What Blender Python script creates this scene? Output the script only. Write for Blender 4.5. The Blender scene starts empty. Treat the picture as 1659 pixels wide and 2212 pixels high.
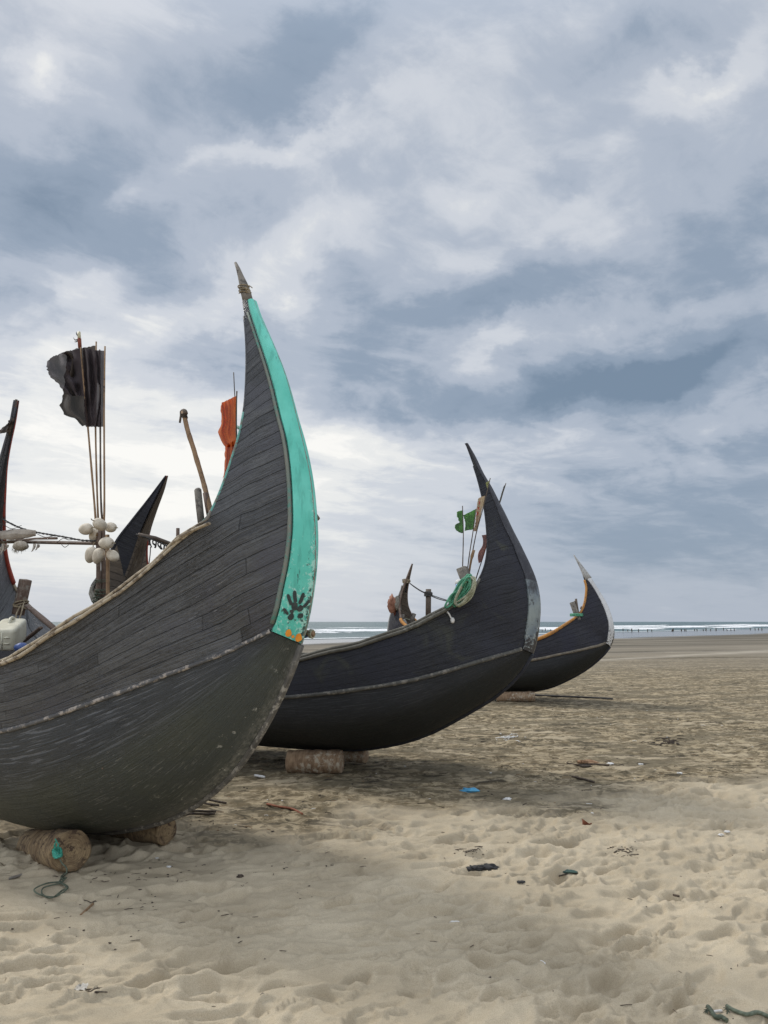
import bpy, math, random
import numpy as np
from mathutils import Vector, Matrix, Euler
from mathutils.bvhtree import BVHTree

random.seed(7)
RNG = np.random.default_rng(11)
SC = bpy.context.scene
COL = SC.collection
R = math.radians

# ------------------------------------------------------------------ camera geometry
F, CX, CY = 1598.0, 829.5, 1106.0
PITCH, CAMH = R(8.44), 1.6
CAM = np.array([0.0, 0.0, CAMH])
SUN_EL, SUN_AZ = R(47), R(-56)


def ray(x, y):
    a = (x - CX) / F
    b = -(y - CY) / F
    return np.array([a, math.cos(PITCH) - b * math.sin(PITCH), math.sin(PITCH) + b * math.cos(PITCH)])


# crops used while measuring the photograph -> common picture coordinates
def crop(x0, y0, w):
    k = w / 1659.0 / 1.8228
    return lambda x, y: (x0 / 1.8228 + k * x, y0 / 1.8228 + k * y)


c1 = crop(0, 1200, 700)
c2 = crop(0, 1900, 700)
c3 = crop(600, 1000, 700)
c4 = crop(600, 1700, 700)
c5 = crop(0, 2500, 1200)
c6 = crop(1400, 1700, 800)
c7 = crop(1000, 2300, 1200)
c8 = crop(1900, 2100, 1124)
cL = crop(1450, 2150, 600)
cH = crop(1000, 2200, 300)


# ------------------------------------------------------------------ noise
def _hash(ix, iy, seed):
    q = np.sin(ix * 127.1 + iy * 311.7 + (seed % 997) * 74.7) * 43758.5453
    q = np.sin(q - np.floor(q) + ix * 0.731 + iy * 1.317) * 9631.77
    return q - np.floor(q)


def perlin(x, y, seed=0):
    x = np.asarray(x, float); y = np.asarray(y, float)
    ix = np.floor(x); iy = np.floor(y)
    fx = x - ix; fy = y - iy
    u = fx * fx * fx * (fx * (fx * 6 - 15) + 10)
    v = fy * fy * fy * (fy * (fy * 6 - 15) + 10)

    def g(dx, dy):
        a = _hash(ix + dx, iy + dy, seed) * 2 * math.pi
        return np.cos(a) * (fx - dx) + np.sin(a) * (fy - dy)
    n0 = g(0, 0) * (1 - u) + g(1, 0) * u
    n1 = g(0, 1) * (1 - u) + g(1, 1) * u
    return (n0 * (1 - v) + n1 * v) * 1.5


def fbm(x, y, seed=0, oct=4, gain=0.5):
    s = 0; a = 1.0; t = 0
    for k in range(oct):
        s = s + a * perlin(x * 2 ** k + 17.3 * k, y * 2 ** k - 9.1 * k, seed + k)
        t += a; a *= gain
    return s / t


def worley(x, y, seed=0):
    ix = np.floor(x); iy = np.floor(y)
    f1 = np.full(x.shape, 9.0); f2 = np.full(x.shape, 9.0); idv = np.zeros(x.shape)
    for dx in (-1, 0, 1):
        for dy in (-1, 0, 1):
            jx = _hash(ix + dx, iy + dy, seed); jy = _hash(ix + dx, iy + dy, seed + 5)
            d = np.hypot(ix + dx + jx - x, iy + dy + jy - y)
            r = _hash(ix + dx, iy + dy, seed + 9)
            near = d < f1
            f2 = np.where(near, f1, np.minimum(f2, d))
            idv = np.where(near, r, idv)
            f1 = np.where(near, d, f1)
    return f1, f2, idv


def sstep(a, b, x):
    t = np.clip((x - a) / (b - a), 0, 1)
    return t * t * (3 - 2 * t)


# ------------------------------------------------------------------ ground height
def shore(x, y):                      # metres past the water's edge (negative on the sand)
    return (y - 108 - 1.07 * x) / 1.465


def rough_zone(x, y):
    yb = 6.2 + 0.22 * x + 0.055 * np.clip(x, -3, 8) ** 2 + 1.1 * perlin(x * 0.7, y * 0.5, 3) + 0.5 * perlin(x * 2, y * 2, 4)
    return sstep(-0.5, 0.7, y - yb)


def wet_zone(x, y):
    c = shore(x, y)
    n = 6 * perlin(x * 0.02, y * 0.05, 21) + 2.5 * perlin(x * 0.1, y * 0.3, 22)
    return sstep(-3, 4, c + n + 19 + 17 * sstep(0, 25, x))


def calm_at(x, y):
    c = 1 - 0.55 * np.exp(-(((x + 1.0) / 1.2) ** 2 + ((y - 4.9) / 0.9) ** 2))
    for qx, qy, qr in ((-2.05, 4.7, .60), (1.65, 3.3, .35), (2.0, 3.2, .3)):
        c = c * (1 - 0.9 * np.exp(-((x - qx) ** 2 + (y - qy) ** 2) / qr ** 2))
    return c


def height(x, y, detail=True):
    x = np.asarray(x, float); y = np.asarray(y, float)
    c = shore(x, y)
    z = -0.62 * sstep(-75, 2, c) - 2.5 * sstep(0, 60, c)
    r = np.hypot(x, y)
    fade = 1 - sstep(22, 60, r)
    z = z + 0.02 * perlin(x * 0.22, y * 0.3, 41) * fade
    if not detail:
        return z
    rz = rough_zone(x, y)
    dry = (1 - rz) * fade
    wx = x + 0.12 * perlin(x * 2.1, y * 2.1, 31) + 0.04 * perlin(x * 6, y * 6, 36)
    wy = y + 0.10 * perlin(x * 2.1, y * 2.1, 32) + 0.03 * perlin(x * 6, y * 6, 37)
    ca, sa = math.cos(0.2), math.sin(0.2)
    ax, ay = ca * wx + sa * wy, -sa * wx + ca * wy
    f1, f2, idv = worley(ax / 0.42, ay / 0.22, 51)
    h1 = np.minimum(f1, 0.9) ** 1.6 * (0.4 + 0.9 * idv)
    calm = calm_at(x, y)
    z = z + dry * (0.25 + 0.75 * calm) * (0.045 * h1 * calm + 0.035 * fbm(x * 1.3, y * 1.7, 81, 3) + 0.012 * fbm(x * 5, y * 8, 83, 3) * calm - 0.018)
    # wind ripples with sharp crests running across the view
    ra = 1 - np.abs(perlin(ax * 2.6 + .4 * perlin(x * 3, y * 3, 87), ay * 6.2, 85)) * 1.6
    rb = 1 - np.abs(perlin(ax * 5.5, ay * 12.0 + .5 * perlin(x * 5, y * 5, 88), 86)) * 1.6
    z = z + dry * (0.15 + 0.85 * calm) * (0.024 * np.clip(ra, 0, 1) ** 1.5 + 0.011 * np.clip(rb, 0, 1) ** 1.5 - 0.016)
    for lx, ly, lr, lh in ((-2.15, 5.1, .38, .03), (-1.75, 5.55, .35, .04), (-.75, 8.1, .5, .03), (2.6, 15.3, .7, .03)):
        z = z + lh * np.exp(-((x - lx) ** 2 + (y - ly) ** 2) / lr ** 2)
    k1, k2, idk = worley(wx / 0.17, wy / 0.12, 91)
    z = z + rz * fade * (0.030 * (1 - np.minimum(k1, 1)) * (idk - 0.35) + 0.020 * fbm(x * 5, y * 7, 95, 4, 0.65))
    return z


GRID = {}


def hz(x, y, detail=True):
    if GRID:
        r = math.hypot(x, y); a = math.atan2(x, y)
        if GRID['a'][0] < a < GRID['a'][-1] and 2.2 < r < 58:
            fi = float(np.interp(r, GRID['r'], np.arange(len(GRID['r'])))); fj = (a - GRID['a'][0]) / (GRID['a'][1] - GRID['a'][0])
            i, j = int(fi), int(fj); u, v = fi - i, fj - j; Z = GRID['z']
            return float((Z[i, j] * (1 - v) + Z[i, j + 1] * v) * (1 - u) + (Z[i + 1, j] * (1 - v) + Z[i + 1, j + 1] * v) * u)
    return float(height(np.array([x]), np.array([y]), detail)[0])


def ground_at(px, py):
    r = ray(px, py)
    z = 0.0
    for _ in range(6):
        t = (z - CAMH) / r[2]
        p = CAM + t * r
        z = hz(p[0], p[1])
    return np.array([p[0], p[1], z])


# ------------------------------------------------------------------ mesh helpers
ORIG = {}


class MB:
    def __init__(self):
        self.v = []; self.f = []; self.uv = []

    def add(self, verts, faces, uv=None):
        o = len(self.v)
        self.v += [tuple(map(float, p)) for p in verts]
        self.uv += list(uv) if uv is not None else [(0.0, 0.0)] * len(verts)
        self.f += [tuple(i + o for i in f) for f in faces]
        return self

    def grid(self, P, UV=None, flip=False, close=False):
        n, m = len(P), len(P[0])
        vs = [P[i][j] for i in range(n) for j in range(m)]
        uv = [UV[i][j] for i in range(n) for j in range(m)] if UV is not None else \
            [(i / (n - 1), j / (m - 1)) for i in range(n) for j in range(m)]
        fs = []
        for i in range(n - 1):
            for j in range(m - 1):
                a, b, c, d = i * m + j, i * m + j + 1, (i + 1) * m + j + 1, (i + 1) * m + j
                fs.append((a, d, c, b) if flip else (a, b, c, d))
        return self.add(vs, fs, uv)

    def tube(self, pts, rad, n=8, flat=1.0, up=None, jitter=0.0):
        pts = [np.array(p, float) for p in pts]
        m = len(pts)
        if not hasattr(rad, '__len__'):
            rad = [rad] * m
        T = []
        for i in range(m):
            t = pts[min(i + 1, m - 1)] - pts[max(i - 1, 0)]
            T.append(t / (np.linalg.norm(t) + 1e-12))
        ref = np.array(up if up is not None else ((0, 0, 1) if abs(T[0][2]) < 0.9 else (1, 0, 0)), float)
        rings = []; uv = []; L = 0
        for i in range(m):
            a = ref - T[i] * (ref @ T[i]); a /= (np.linalg.norm(a) + 1e-12)
            b = np.cross(T[i], a); ref = a
            if i: L += np.linalg.norm(pts[i] - pts[i - 1])
            for k in range(n):
                th = 2 * math.pi * k / n
                rr = rad[i] * (1 + jitter * (random.random() - 0.5))
                rings.append(pts[i] + a * math.cos(th) * rr + b * math.sin(th) * rr * flat)
                uv.append((L, k / n))
        fs = []
        for i in range(m - 1):
            for k in range(n):
                fs.append((i * n + k, i * n + (k + 1) % n, (i + 1) * n + (k + 1) % n, (i + 1) * n + k))
        fs.append(tuple(reversed(range(n)))); fs.append(tuple(range((m - 1) * n, m * n)))
        return self.add(rings, fs, uv)

    def box(self, c, ax, ay, az, sx, sy, sz, bev=0.15):
        """slightly rounded plank: centre, three unit axes, half sizes"""
        c = np.array(c, float)
        A = [np.array(a, float) / np.linalg.norm(a) for a in (ax, ay, az)]
        b = bev * min(sx, sy, sz)
        ring = lambda z, k: [(sgx * (sx - (b if q else k)), sgy * (sy - (k if q else b)), z)
                             for sgx, sgy, q in ((1, -1, 1), (1, -1, 0), (1, 1, 0), (1, 1, 1), (-1, 1, 1), (-1, 1, 0), (-1, -1, 0), (-1, -1, 1))]
        R0 = []
        for z, k in ((-sz, b), (-sz + b, 0), (sz - b, 0), (sz, b)):
            r = ring(z, k)
            r = [r[i] for i in (1, 2, 3, 4, 5, 6, 7, 0)]
            R0.append(r)
        vs = [c + A[0] * p[0] + A[1] * p[1] + A[2] * p[2] for r in R0 for p in r]
        uv = [(p[0] + p[2], p[1]) for r in R0 for p in r]
        fs = []
        for i in range(3):
            for k in range(8):
                fs.append((i * 8 + k, i * 8 + (k + 1) % 8, (i + 1) * 8 + (k + 1) % 8, (i + 1) * 8 + k))
        fs.append(tuple(reversed(range(8)))); fs.append(tuple(range(24, 32)))
        return self.add(vs, fs, uv)

    def blob(self, c, r, ax=(1, 0, 0), ay=(0, 1, 0), az=(0, 0, 1), n=14, m=9, noise=0.0, seed=0, egg=0.0):
        A = [np.array(a, float) / np.linalg.norm(a) for a in (ax, ay, az)]
        c = np.array(c, float); P = []
        for i in range(m + 1):
            ph = math.pi * i / m
            row = []
            for k in range(n + 1):
                th = 2 * math.pi * k / n
                d = np.array([math.sin(ph) * math.cos(th), math.sin(ph) * math.sin(th), math.cos(ph)])
                q = 1.0
                if noise:
                    q += noise * float(perlin(np.array([d[0] * 1.7 + d[2] + seed]), np.array([d[1] * 1.7 + seed * 2.3 - d[2] * 0.6]), seed)[0]) * (math.sin(ph) ** 0.5 if 0 < i < m else 0)
                e = 1 - egg * d[2]
                row.append(c + A[0] * d[0] * r[0] * q * e + A[1] * d[1] * r[1] * q * e + A[2] * d[2] * r[2] * q)
            row[-1] = row[0]
            P.append(row)
        return self.grid(P)

    def build(self, name, mat, parent=None, smooth=True, origin=None, doubles=True):
        o = np.array(origin if origin is not None else (ORIG.get(parent.name, (0, 0, 0)) if parent else (0, 0, 0)), float)
        me = bpy.data.meshes.new(name)
        me.from_pydata([tuple(np.array(p) - o) for p in self.v], [], self.f)
        ul = me.uv_layers.new(name='UVMap')
        idx = np.zeros(len(me.loops), dtype=np.int32); me.loops.foreach_get('vertex_index', idx)
        uv = np.array(self.uv, dtype=np.float32)[idx]
        ul.data.foreach_set('uv', uv.ravel())
        if mat: me.materials.append(mat)
        if smooth: me.polygons.foreach_set('use_smooth', [True] * len(me.polygons))
        me.validate(); me.update()
        ob = bpy.data.objects.new(name, me); COL.objects.link(ob)
        if parent is not None:
            ob.parent = parent; ORIG[ob.name] = tuple(o)
        else:
            ob.location = tuple(o); ORIG[ob.name] = tuple(o)
        return ob


def tag(o, label=None, cat=None, group=None, kind=None):
    if label: o['label'] = label
    if cat: o['category'] = cat
    if group: o['group'] = group
    if kind: o['kind'] = kind
    return o


def thing(name, label, cat, loc, group=None):
    o = bpy.data.objects.new(name, None); COL.objects.link(o)
    o.empty_display_size = 0.2
    o.location = tuple(map(float, loc)); ORIG[o.name] = tuple(map(float, loc))
    return tag(o, label, cat, group)


def catmull(P, n):
    """sample a Catmull-Rom curve through P at n points equally spaced along its length"""
    P = [np.array(p, float) for p in P]
    if len(P) == 2:
        return [P[0] + (P[1] - P[0]) * i / (n - 1) for i in range(n)]
    Q = [2 * P[0] - P[1]] + P + [2 * P[-1] - P[-2]]
    D = []
    for i in range(1, len(Q) - 2):
        p0, p1, p2, p3 = Q[i - 1], Q[i], Q[i + 1], Q[i + 2]
        t0 = 0; t1 = t0 + np.linalg.norm(p1 - p0) ** .5 + 1e-9; t2 = t1 + np.linalg.norm(p2 - p1) ** .5 + 1e-9; t3 = t2 + np.linalg.norm(p3 - p2) ** .5 + 1e-9
        for k in range(16):
            t = t1 + (t2 - t1) * k / 16
            a1 = (t1 - t) / (t1 - t0) * p0 + (t - t0) / (t1 - t0) * p1
            a2 = (t2 - t) / (t2 - t1) * p1 + (t - t1) / (t2 - t1) * p2
            a3 = (t3 - t) / (t3 - t2) * p2 + (t - t2) / (t3 - t2) * p3
            b1 = (t2 - t) / (t2 - t0) * a1 + (t - t0) / (t2 - t0) * a2
            b2 = (t3 - t) / (t3 - t1) * a2 + (t - t1) / (t3 - t1) * a3
            D.append((t2 - t) / (t2 - t1) * b1 + (t - t1) / (t2 - t1) * b2)
    D.append(P[-1]); D = np.array(D)
    L = np.concatenate([[0], np.cumsum(np.linalg.norm(np.diff(D, axis=0), axis=1))])
    s = np.linspace(0, L[-1], n)
    return [np.array([np.interp(x, L, D[:, k]) for k in range(D.shape[1])]) for x in s]


def segs(P, knots, ns):
    """one spline through all of P, then resampled between the knot control points"""
    dense = []
    for a in range(len(P) - 1):
        pass
    full = []
    for (a, b), n in zip(zip(knots[:-1], knots[1:]), ns):
        lo, hi = max(a - 1, 0), min(b + 1, len(P) - 1)
        # sample with one neighbour each side for continuity
        c = catmull_part(P, a, b, n)
        full += c if not full else c[1:]
    return full


def catmull_part(P, a, b, n):
    P = [np.array(p, float) for p in P]
    Q = [2 * P[0] - P[1]] + P + [2 * P[-1] - P[-2]]
    D = []
    for i in range(a + 1, b + 1):
        p0, p1, p2, p3 = Q[i - 1], Q[i], Q[i + 1], Q[i + 2]
        t0 = 0; t1 = t0 + np.linalg.norm(p1 - p0) ** .5 + 1e-9; t2 = t1 + np.linalg.norm(p2 - p1) ** .5 + 1e-9; t3 = t2 + np.linalg.norm(p3 - p2) ** .5 + 1e-9
        for k in range(16):
            t = t1 + (t2 - t1) * k / 16
            a1 = (t1 - t) / (t1 - t0) * p0 + (t - t0) / (t1 - t0) * p1
            a2 = (t2 - t) / (t2 - t1) * p1 + (t - t1) / (t2 - t1) * p2
            a3 = (t3 - t) / (t3 - t2) * p2 + (t - t2) / (t3 - t2) * p3
            b1 = (t2 - t) / (t2 - t0) * a1 + (t - t0) / (t2 - t0) * a2
            b2 = (t3 - t) / (t3 - t1) * a2 + (t - t1) / (t3 - t1) * a3
            D.append((t2 - t) / (t2 - t1) * b1 + (t - t1) / (t2 - t1) * b2)
    D.append(Q[b + 1]); D = np.array(D)
    L = np.concatenate([[0], np.cumsum(np.linalg.norm(np.diff(D, axis=0), axis=1))])
    s = np.linspace(0, L[-1], n)
    return [np.array([np.interp(x, L, D[:, k]) for k in range(3)]) for x in s]


# ------------------------------------------------------------------ material helpers
class NT:
    def __init__(self, tree): self.t = tree; self.n = tree.nodes; self.l = tree.links

    def add(self, typ, **kw):
        n = self.n.new(typ)
        for k, v in kw.items(): setattr(n, k, v)
        return n

    def link(self, a, b): self.l.new(a, b)

    def val(self, node, key, v):
        s = node.inputs[key]
        if hasattr(v, 'is_output'): self.link(v, s)
        else: s.default_value = v

    def math(self, op, a, b=None, c=None, clamp=False):
        n = self.add('ShaderNodeMath', operation=op, use_clamp=clamp)
        self.val(n, 0, a)
        if b is not None: self.val(n, 1, b)
        if c is not None: self.val(n, 2, c)
        return n.outputs[0]

    def mix(self, f, a, b, mode='MIX'):
        n = self.add('ShaderNodeMix', data_type='RGBA', blend_type=mode)
        n.clamp_factor = True
        self.val(n, 0, f)
        for k, v in ((6, a), (7, b)):
            if hasattr(v, 'is_output'): self.link(v, n.inputs[k])
            else: n.inputs[k].default_value = (*v[:3], 1)
        return n.outputs[2]

    def noise(self, vec, scale, detail=4, rough=0.55, dist=0.0):
        n = self.add('ShaderNodeTexNoise')
        if vec is not None: self.link(vec, n.inputs['Vector'])
        n.inputs['Scale'].default_value = scale; n.inputs['Detail'].default_value = detail
        n.inputs['Roughness'].default_value = rough; n.inputs['Distortion'].default_value = dist
        return n.outputs[0]

    def ramp(self, f, stops, interp='LINEAR'):
        n = self.add('ShaderNodeValToRGB'); cr = n.color_ramp; cr.interpolation = interp
        while len(cr.elements) < len(stops): cr.elements.new(0.5)
        for e, (p, c) in zip(cr.elements, stops):
            e.position = p; e.color = (c, c, c, 1) if not hasattr(c, '__len__') else (*c[:3], 1)
        self.link(f, n.inputs[0])
        return n.outputs[0]

    def mrange(self, f, a, b, c=0.0, d=1.0):
        n = self.add('ShaderNodeMapRange'); n.interpolation_type = 'SMOOTHSTEP'
        self.val(n, 0, f)
        for i, v in zip((1, 2, 3, 4), (a, b, c, d)): n.inputs[i].default_value = v
        return n.outputs[0]

    def mapping(self, vec, scale=(1, 1, 1), loc=(0, 0, 0), rot=(0, 0, 0), typ='POINT'):
        n = self.add('ShaderNodeMapping', vector_type=typ)
        self.link(vec, n.inputs[0])
        n.inputs['Location'].default_value = loc; n.inputs['Rotation'].default_value = rot; n.inputs['Scale'].default_value = scale
        return n.outputs[0]

    def bump(self, h, strength, dist, normal=None):
        n = self.add('ShaderNodeBump')
        n.inputs['Strength'].default_value = strength; n.inputs['Distance'].default_value = dist
        self.link(h, n.inputs['Height'])
        if normal is not None: self.link(normal, n.inputs['Normal'])
        return n.outputs[0]


def new_mat(name):
    m = bpy.data.materials.new(name); m.use_nodes = True
    t = NT(m.node_tree); t.n.clear()
    out = t.add('ShaderNodeOutputMaterial'); p = t.add('ShaderNodeBsdfPrincipled')
    t.link(p.outputs[0], out.inputs[0])
    return m, t, p, out


def coords(t, kind='Object'):
    return t.add('ShaderNodeTexCoord').outputs[kind]


def wood(name, c0, c1, grain=30, rough=0.75, worn=None, wornamt=0.5, bump=0.4, stretch=(0.1, 1, 1)):
    """weathered wood or cloth-like fibre: two tones, streaks along the UV length"""
    m, t, p, _ = new_mat(name)
    uv = coords(t, 'UV'); ob = coords(t, 'Object')
    st = t.mapping(uv, (2.0, grain, 1))
    g = t.noise(st, 3, 5, 0.6, 0.4)
    b = t.noise(ob, 9, 5, 0.65)
    f = t.math('ADD', t.math('MULTIPLY', g, 0.6), t.math('MULTIPLY', b, 0.5))
    col = t.mix(t.mrange(f, 0.38, 0.72), c0, c1)
    if worn is not None:
        w = t.noise(ob, 22, 6, 0.7)
        w2 = t.noise(ob, 3.0, 2, 0.5)
        f2 = t.math('MULTIPLY', t.mrange(w, 0.5, 0.6), t.mrange(w2, 0.60 - wornamt * 0.35, 0.75 - wornamt * 0.35))
        col = t.mix(f2, col, worn)
    t.link(col, p.inputs['Base Color']); p.inputs['Roughness'].default_value = rough
    t.link(t.bump(f, bump, 0.01), p.inputs['Normal'])
    return m


def tar_planks(name, base, hi, blotch, seam_w=0.05, lines=1.0, flake=(0.30, 0.29, 0.27), flakeamt=0.5, rough=0.5, vscale=1.0, brown=None, scuff=None, streak=(0.17, 0.175, 0.185), spec=0.30):
    """tarred planking: UV.y counts planks, UV.x runs along them in metres"""
    m, t, p, _ = new_mat(name)
    uv = coords(t, 'UV'); ob = coords(t, 'Object')
    sp = t.add('ShaderNodeSeparateXYZ'); t.link(uv, sp.inputs[0])
    wob = t.noise(ob, 4.0, 3, 0.6)
    v = t.math('ADD', sp.outputs[1], t.math('MULTIPLY', t.math('SUBTRACT', wob, 0.5), 0.22))
    fr = t.math('FRACT', v)
    d = t.math('MINIMUM', fr, t.math('SUBTRACT', 1.0, fr))
    cid = t.math('FLOOR', v)
    wn = t.add('ShaderNodeTexWhiteNoise', noise_dimensions='1D'); t.link(cid, wn.inputs['W'])
    # seams open and close along the plank
    op = t.noise(t.mapping(uv, (1.3, 1.0, 1)), 2.0, 3, 0.6)
    seam = t.math('MULTIPLY', t.mrange(d, 0.0, seam_w, 1.0, 0.0), t.mrange(op, 0.28, 0.55))
    grain = t.noise(t.mapping(uv, (1.0, 2.2, 1)), 3.6, 5, 0.62, 0.5)
    big = t.noise(ob, 1.7, 4, 0.6, 0.4)
    fine = t.noise(ob, 34, 4, 0.7)
    mid_ = t.noise(t.mapping(uv, (1.6, 1.1, 1), (3, 1, 0)), 2.6, 5, 0.68, 0.3)
    f = t.math('ADD', t.math('MULTIPLY', grain, 0.5), t.math('MULTIPLY', fine, 0.22))
    f = t.math('ADD', f, t.math('MULTIPLY', mid_, 0.28))
    su = t.math('ADD', t.math('MULTIPLY', sp.outputs[0], 0.55), t.math('MULTIPLY', wn.outputs[0], 7.0))
    wn2 = t.add('ShaderNodeTexWhiteNoise', noise_dimensions='2D')
    cv = t.add('ShaderNodeCombineXYZ'); t.link(cid, cv.inputs[0]); t.link(t.math('FLOOR', su), cv.inputs[1]); t.link(cv.outputs[0], wn2.inputs['Vector'])
    fu = t.math('FRACT', su)
    butt = t.math('MULTIPLY', t.mrange(t.math('MINIMUM', fu, t.math('SUBTRACT', 1.0, fu)), 0.0, 0.0025, 1.0, 0.0), 0.25 * min(1, lines))
    seam = t.math('MAXIMUM', seam, butt)
    f = t.math('ADD', f, t.math('MULTIPLY', t.math('SUBTRACT', wn2.outputs['Value'], 0.5), 0.14 * min(1, lines)))
    col = t.mix(t.mrange(f, 0.38, 0.64), base, hi)
    col = t.mix(t.mrange(big, 0.46, 0.62, 0.0, 0.85), col, blotch)
    if brown is not None:
        bz = t.noise(ob, 2.6, 3, 0.6, 0.8)
        col = t.mix(t.mrange(bz, 0.56, 0.72, 0.0, 0.7), col, brown)
    fl = t.noise(t.mapping(uv, (1.6, 2.4, 1)), 5, 6, 0.72, 0.3)
    zone = t.noise(ob, 1.25, 3, 0.55)
    fm = t.math('MULTIPLY', t.mrange(fl, 0.55, 0.62), t.mrange(zone, 0.44, 0.58))
    fm = t.math('MULTIPLY', fm, flakeamt)
    col = t.mix(fm, col, flake)
    if scuff is not None:      # worn and salted towards the keel, streaks under the rail
        kb = t.mrange(t.math('ADD', sp.outputs[1], t.math('MULTIPLY', t.math('SUBTRACT', mid_, 0.5), 2.5)), 0.1, 1.7, 1.0, 0.0)
        col = t.mix(t.math('MULTIPLY', kb, t.mrange(fine, 0.40, 0.6, 0.15, 0.7)), col, scuff)
        up = t.mrange(sp.outputs[1], 5.2, 7.6)
        col = t.mix(t.math('MULTIPLY', up, 0.8), col, (0.032, 0.034, 0.038))
        col = t.mix(t.math('MULTIPLY', up, t.math('MULTIPLY', t.mrange(grain, 0.54, 0.62), 0.55)), col, streak)
        sp2 = t.noise(ob, 15, 4, 0.75)
        low_ = t.mrange(sp.outputs[1], 1.2, 4.0, 1.0, 0.0)
        col = t.mix(t.math('MULTIPLY', low_, t.mrange(sp2, 0.63, 0.68)), col, flake)
    col = t.mix(t.math('MULTIPLY', seam, lines), col, (0.006, 0.006, 0.006))
    t.link(col, p.inputs['Base Color'])
    t.link(t.mrange(t.math('ADD', t.math('MULTIPLY', fine, 0.6), t.math('MULTIPLY', big, 0.4)), 0.3, 0.7, rough - 0.1, rough + 0.2), p.inputs['Roughness'])
    p.inputs['Specular IOR Level'].default_value = spec
    hgt = t.math('ADD', t.math('MULTIPLY', grain, 0.6), t.math('MULTIPLY', fine, 0.35))
    hgt = t.math('ADD', hgt, t.math('MULTIPLY', fm, 0.5))
    hgt = t.math('SUBTRACT', hgt, t.math('MULTIPLY', seam, 1.6 * min(1, lines * 1.1)))
    t.link(t.bump(hgt, 0.9, 0.016), p.inputs['Normal'])
    return m


def cloth(name, c0, c1, thin=0.2, spots=None, glow=0.45):
    m, t, p, out = new_mat(name)
    ob = coords(t, 'Object')
    col = t.mix(t.mrange(t.noise(ob, 7, 4, 0.6), 0.35, 0.7), c0, c1)
    if spots is not None:
        v = t.add('ShaderNodeTexVoronoi'); t.link(ob, v.inputs['Vector']); v.inputs['Scale'].default_value = 14
        col = t.mix(t.mrange(v.outputs['Distance'], 0.28, 0.36, 1, 0), col, spots)
    t.link(col, p.inputs['Base Color']); p.inputs['Roughness'].default_value = 0.9
    wv = t.noise(ob, 260, 2, 0.5)
    t.link(t.bump(wv, 0.25, 0.002), p.inputs['Normal'])
    tr = t.add('ShaderNodeBsdfTranslucent'); t.link(col, tr.inputs[0])
    m1 = t.add('ShaderNodeMixShader'); m1.inputs[0].default_value = glow
    t.link(p.outputs[0], m1.inputs[1]); t.link(tr.outputs[0], m1.inputs[2])
    tp = t.add('ShaderNodeBsdfTransparent')
    m2 = t.add('ShaderNodeMixShader'); m2.inputs[0].default_value = thin
    t.link(m1.outputs[0], m2.inputs[1]); t.link(tp.outputs[0], m2.inputs[2])
    t.link(m2.outputs[0], out.inputs[0])
    return m


def plain(name, c0, c1, rough=0.6, scale=12, bump=0.2, spots=None, spotamt=0.6):
    m, t, p, _ = new_mat(name)
    ob = coords(t, 'Object')
    n = t.noise(ob, scale, 5, 0.62)
    col = t.mix(t.mrange(n, 0.35, 0.68), c0, c1)
    if spots is not None:
        s = t.noise(ob, scale * 4, 4, 0.7)
        col = t.mix(t.mrange(s, 0.68 - 0.15 * spotamt, 0.74 - 0.15 * spotamt), col, spots)
    t.link(col, p.inputs['Base Color']); p.inputs['Roughness'].default_value = rough
    t.link(t.bump(t.noise(ob, scale * 5, 4, 0.6), bump, 0.004), p.inputs['Normal'])
    return m


def rope_mat(name, c0, c1):
    m, t, p, _ = new_mat(name)
    uv = coords(t, 'UV')
    sp = t.add('ShaderNodeSeparateXYZ'); t.link(uv, sp.inputs[0])
    tw = t.math('FRACT', t.math('ADD', t.math('MULTIPLY', sp.outputs[0], 45.0), t.math('MULTIPLY', sp.outputs[1], 2.0)))
    tri = t.math('ABSOLUTE', t.math('SUBTRACT', tw, 0.5))
    n = t.noise(coords(t, 'Object'), 14, 3, 0.6)
    t.link(t.mix(t.mrange(n, 0.35, 0.65), c0, c1), p.inputs['Base Color'])
    p.inputs['Roughness'].default_value = 0.75
    t.link(t.bump(tri, 0.7, 0.006), p.inputs['Normal'])
    return m


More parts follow.
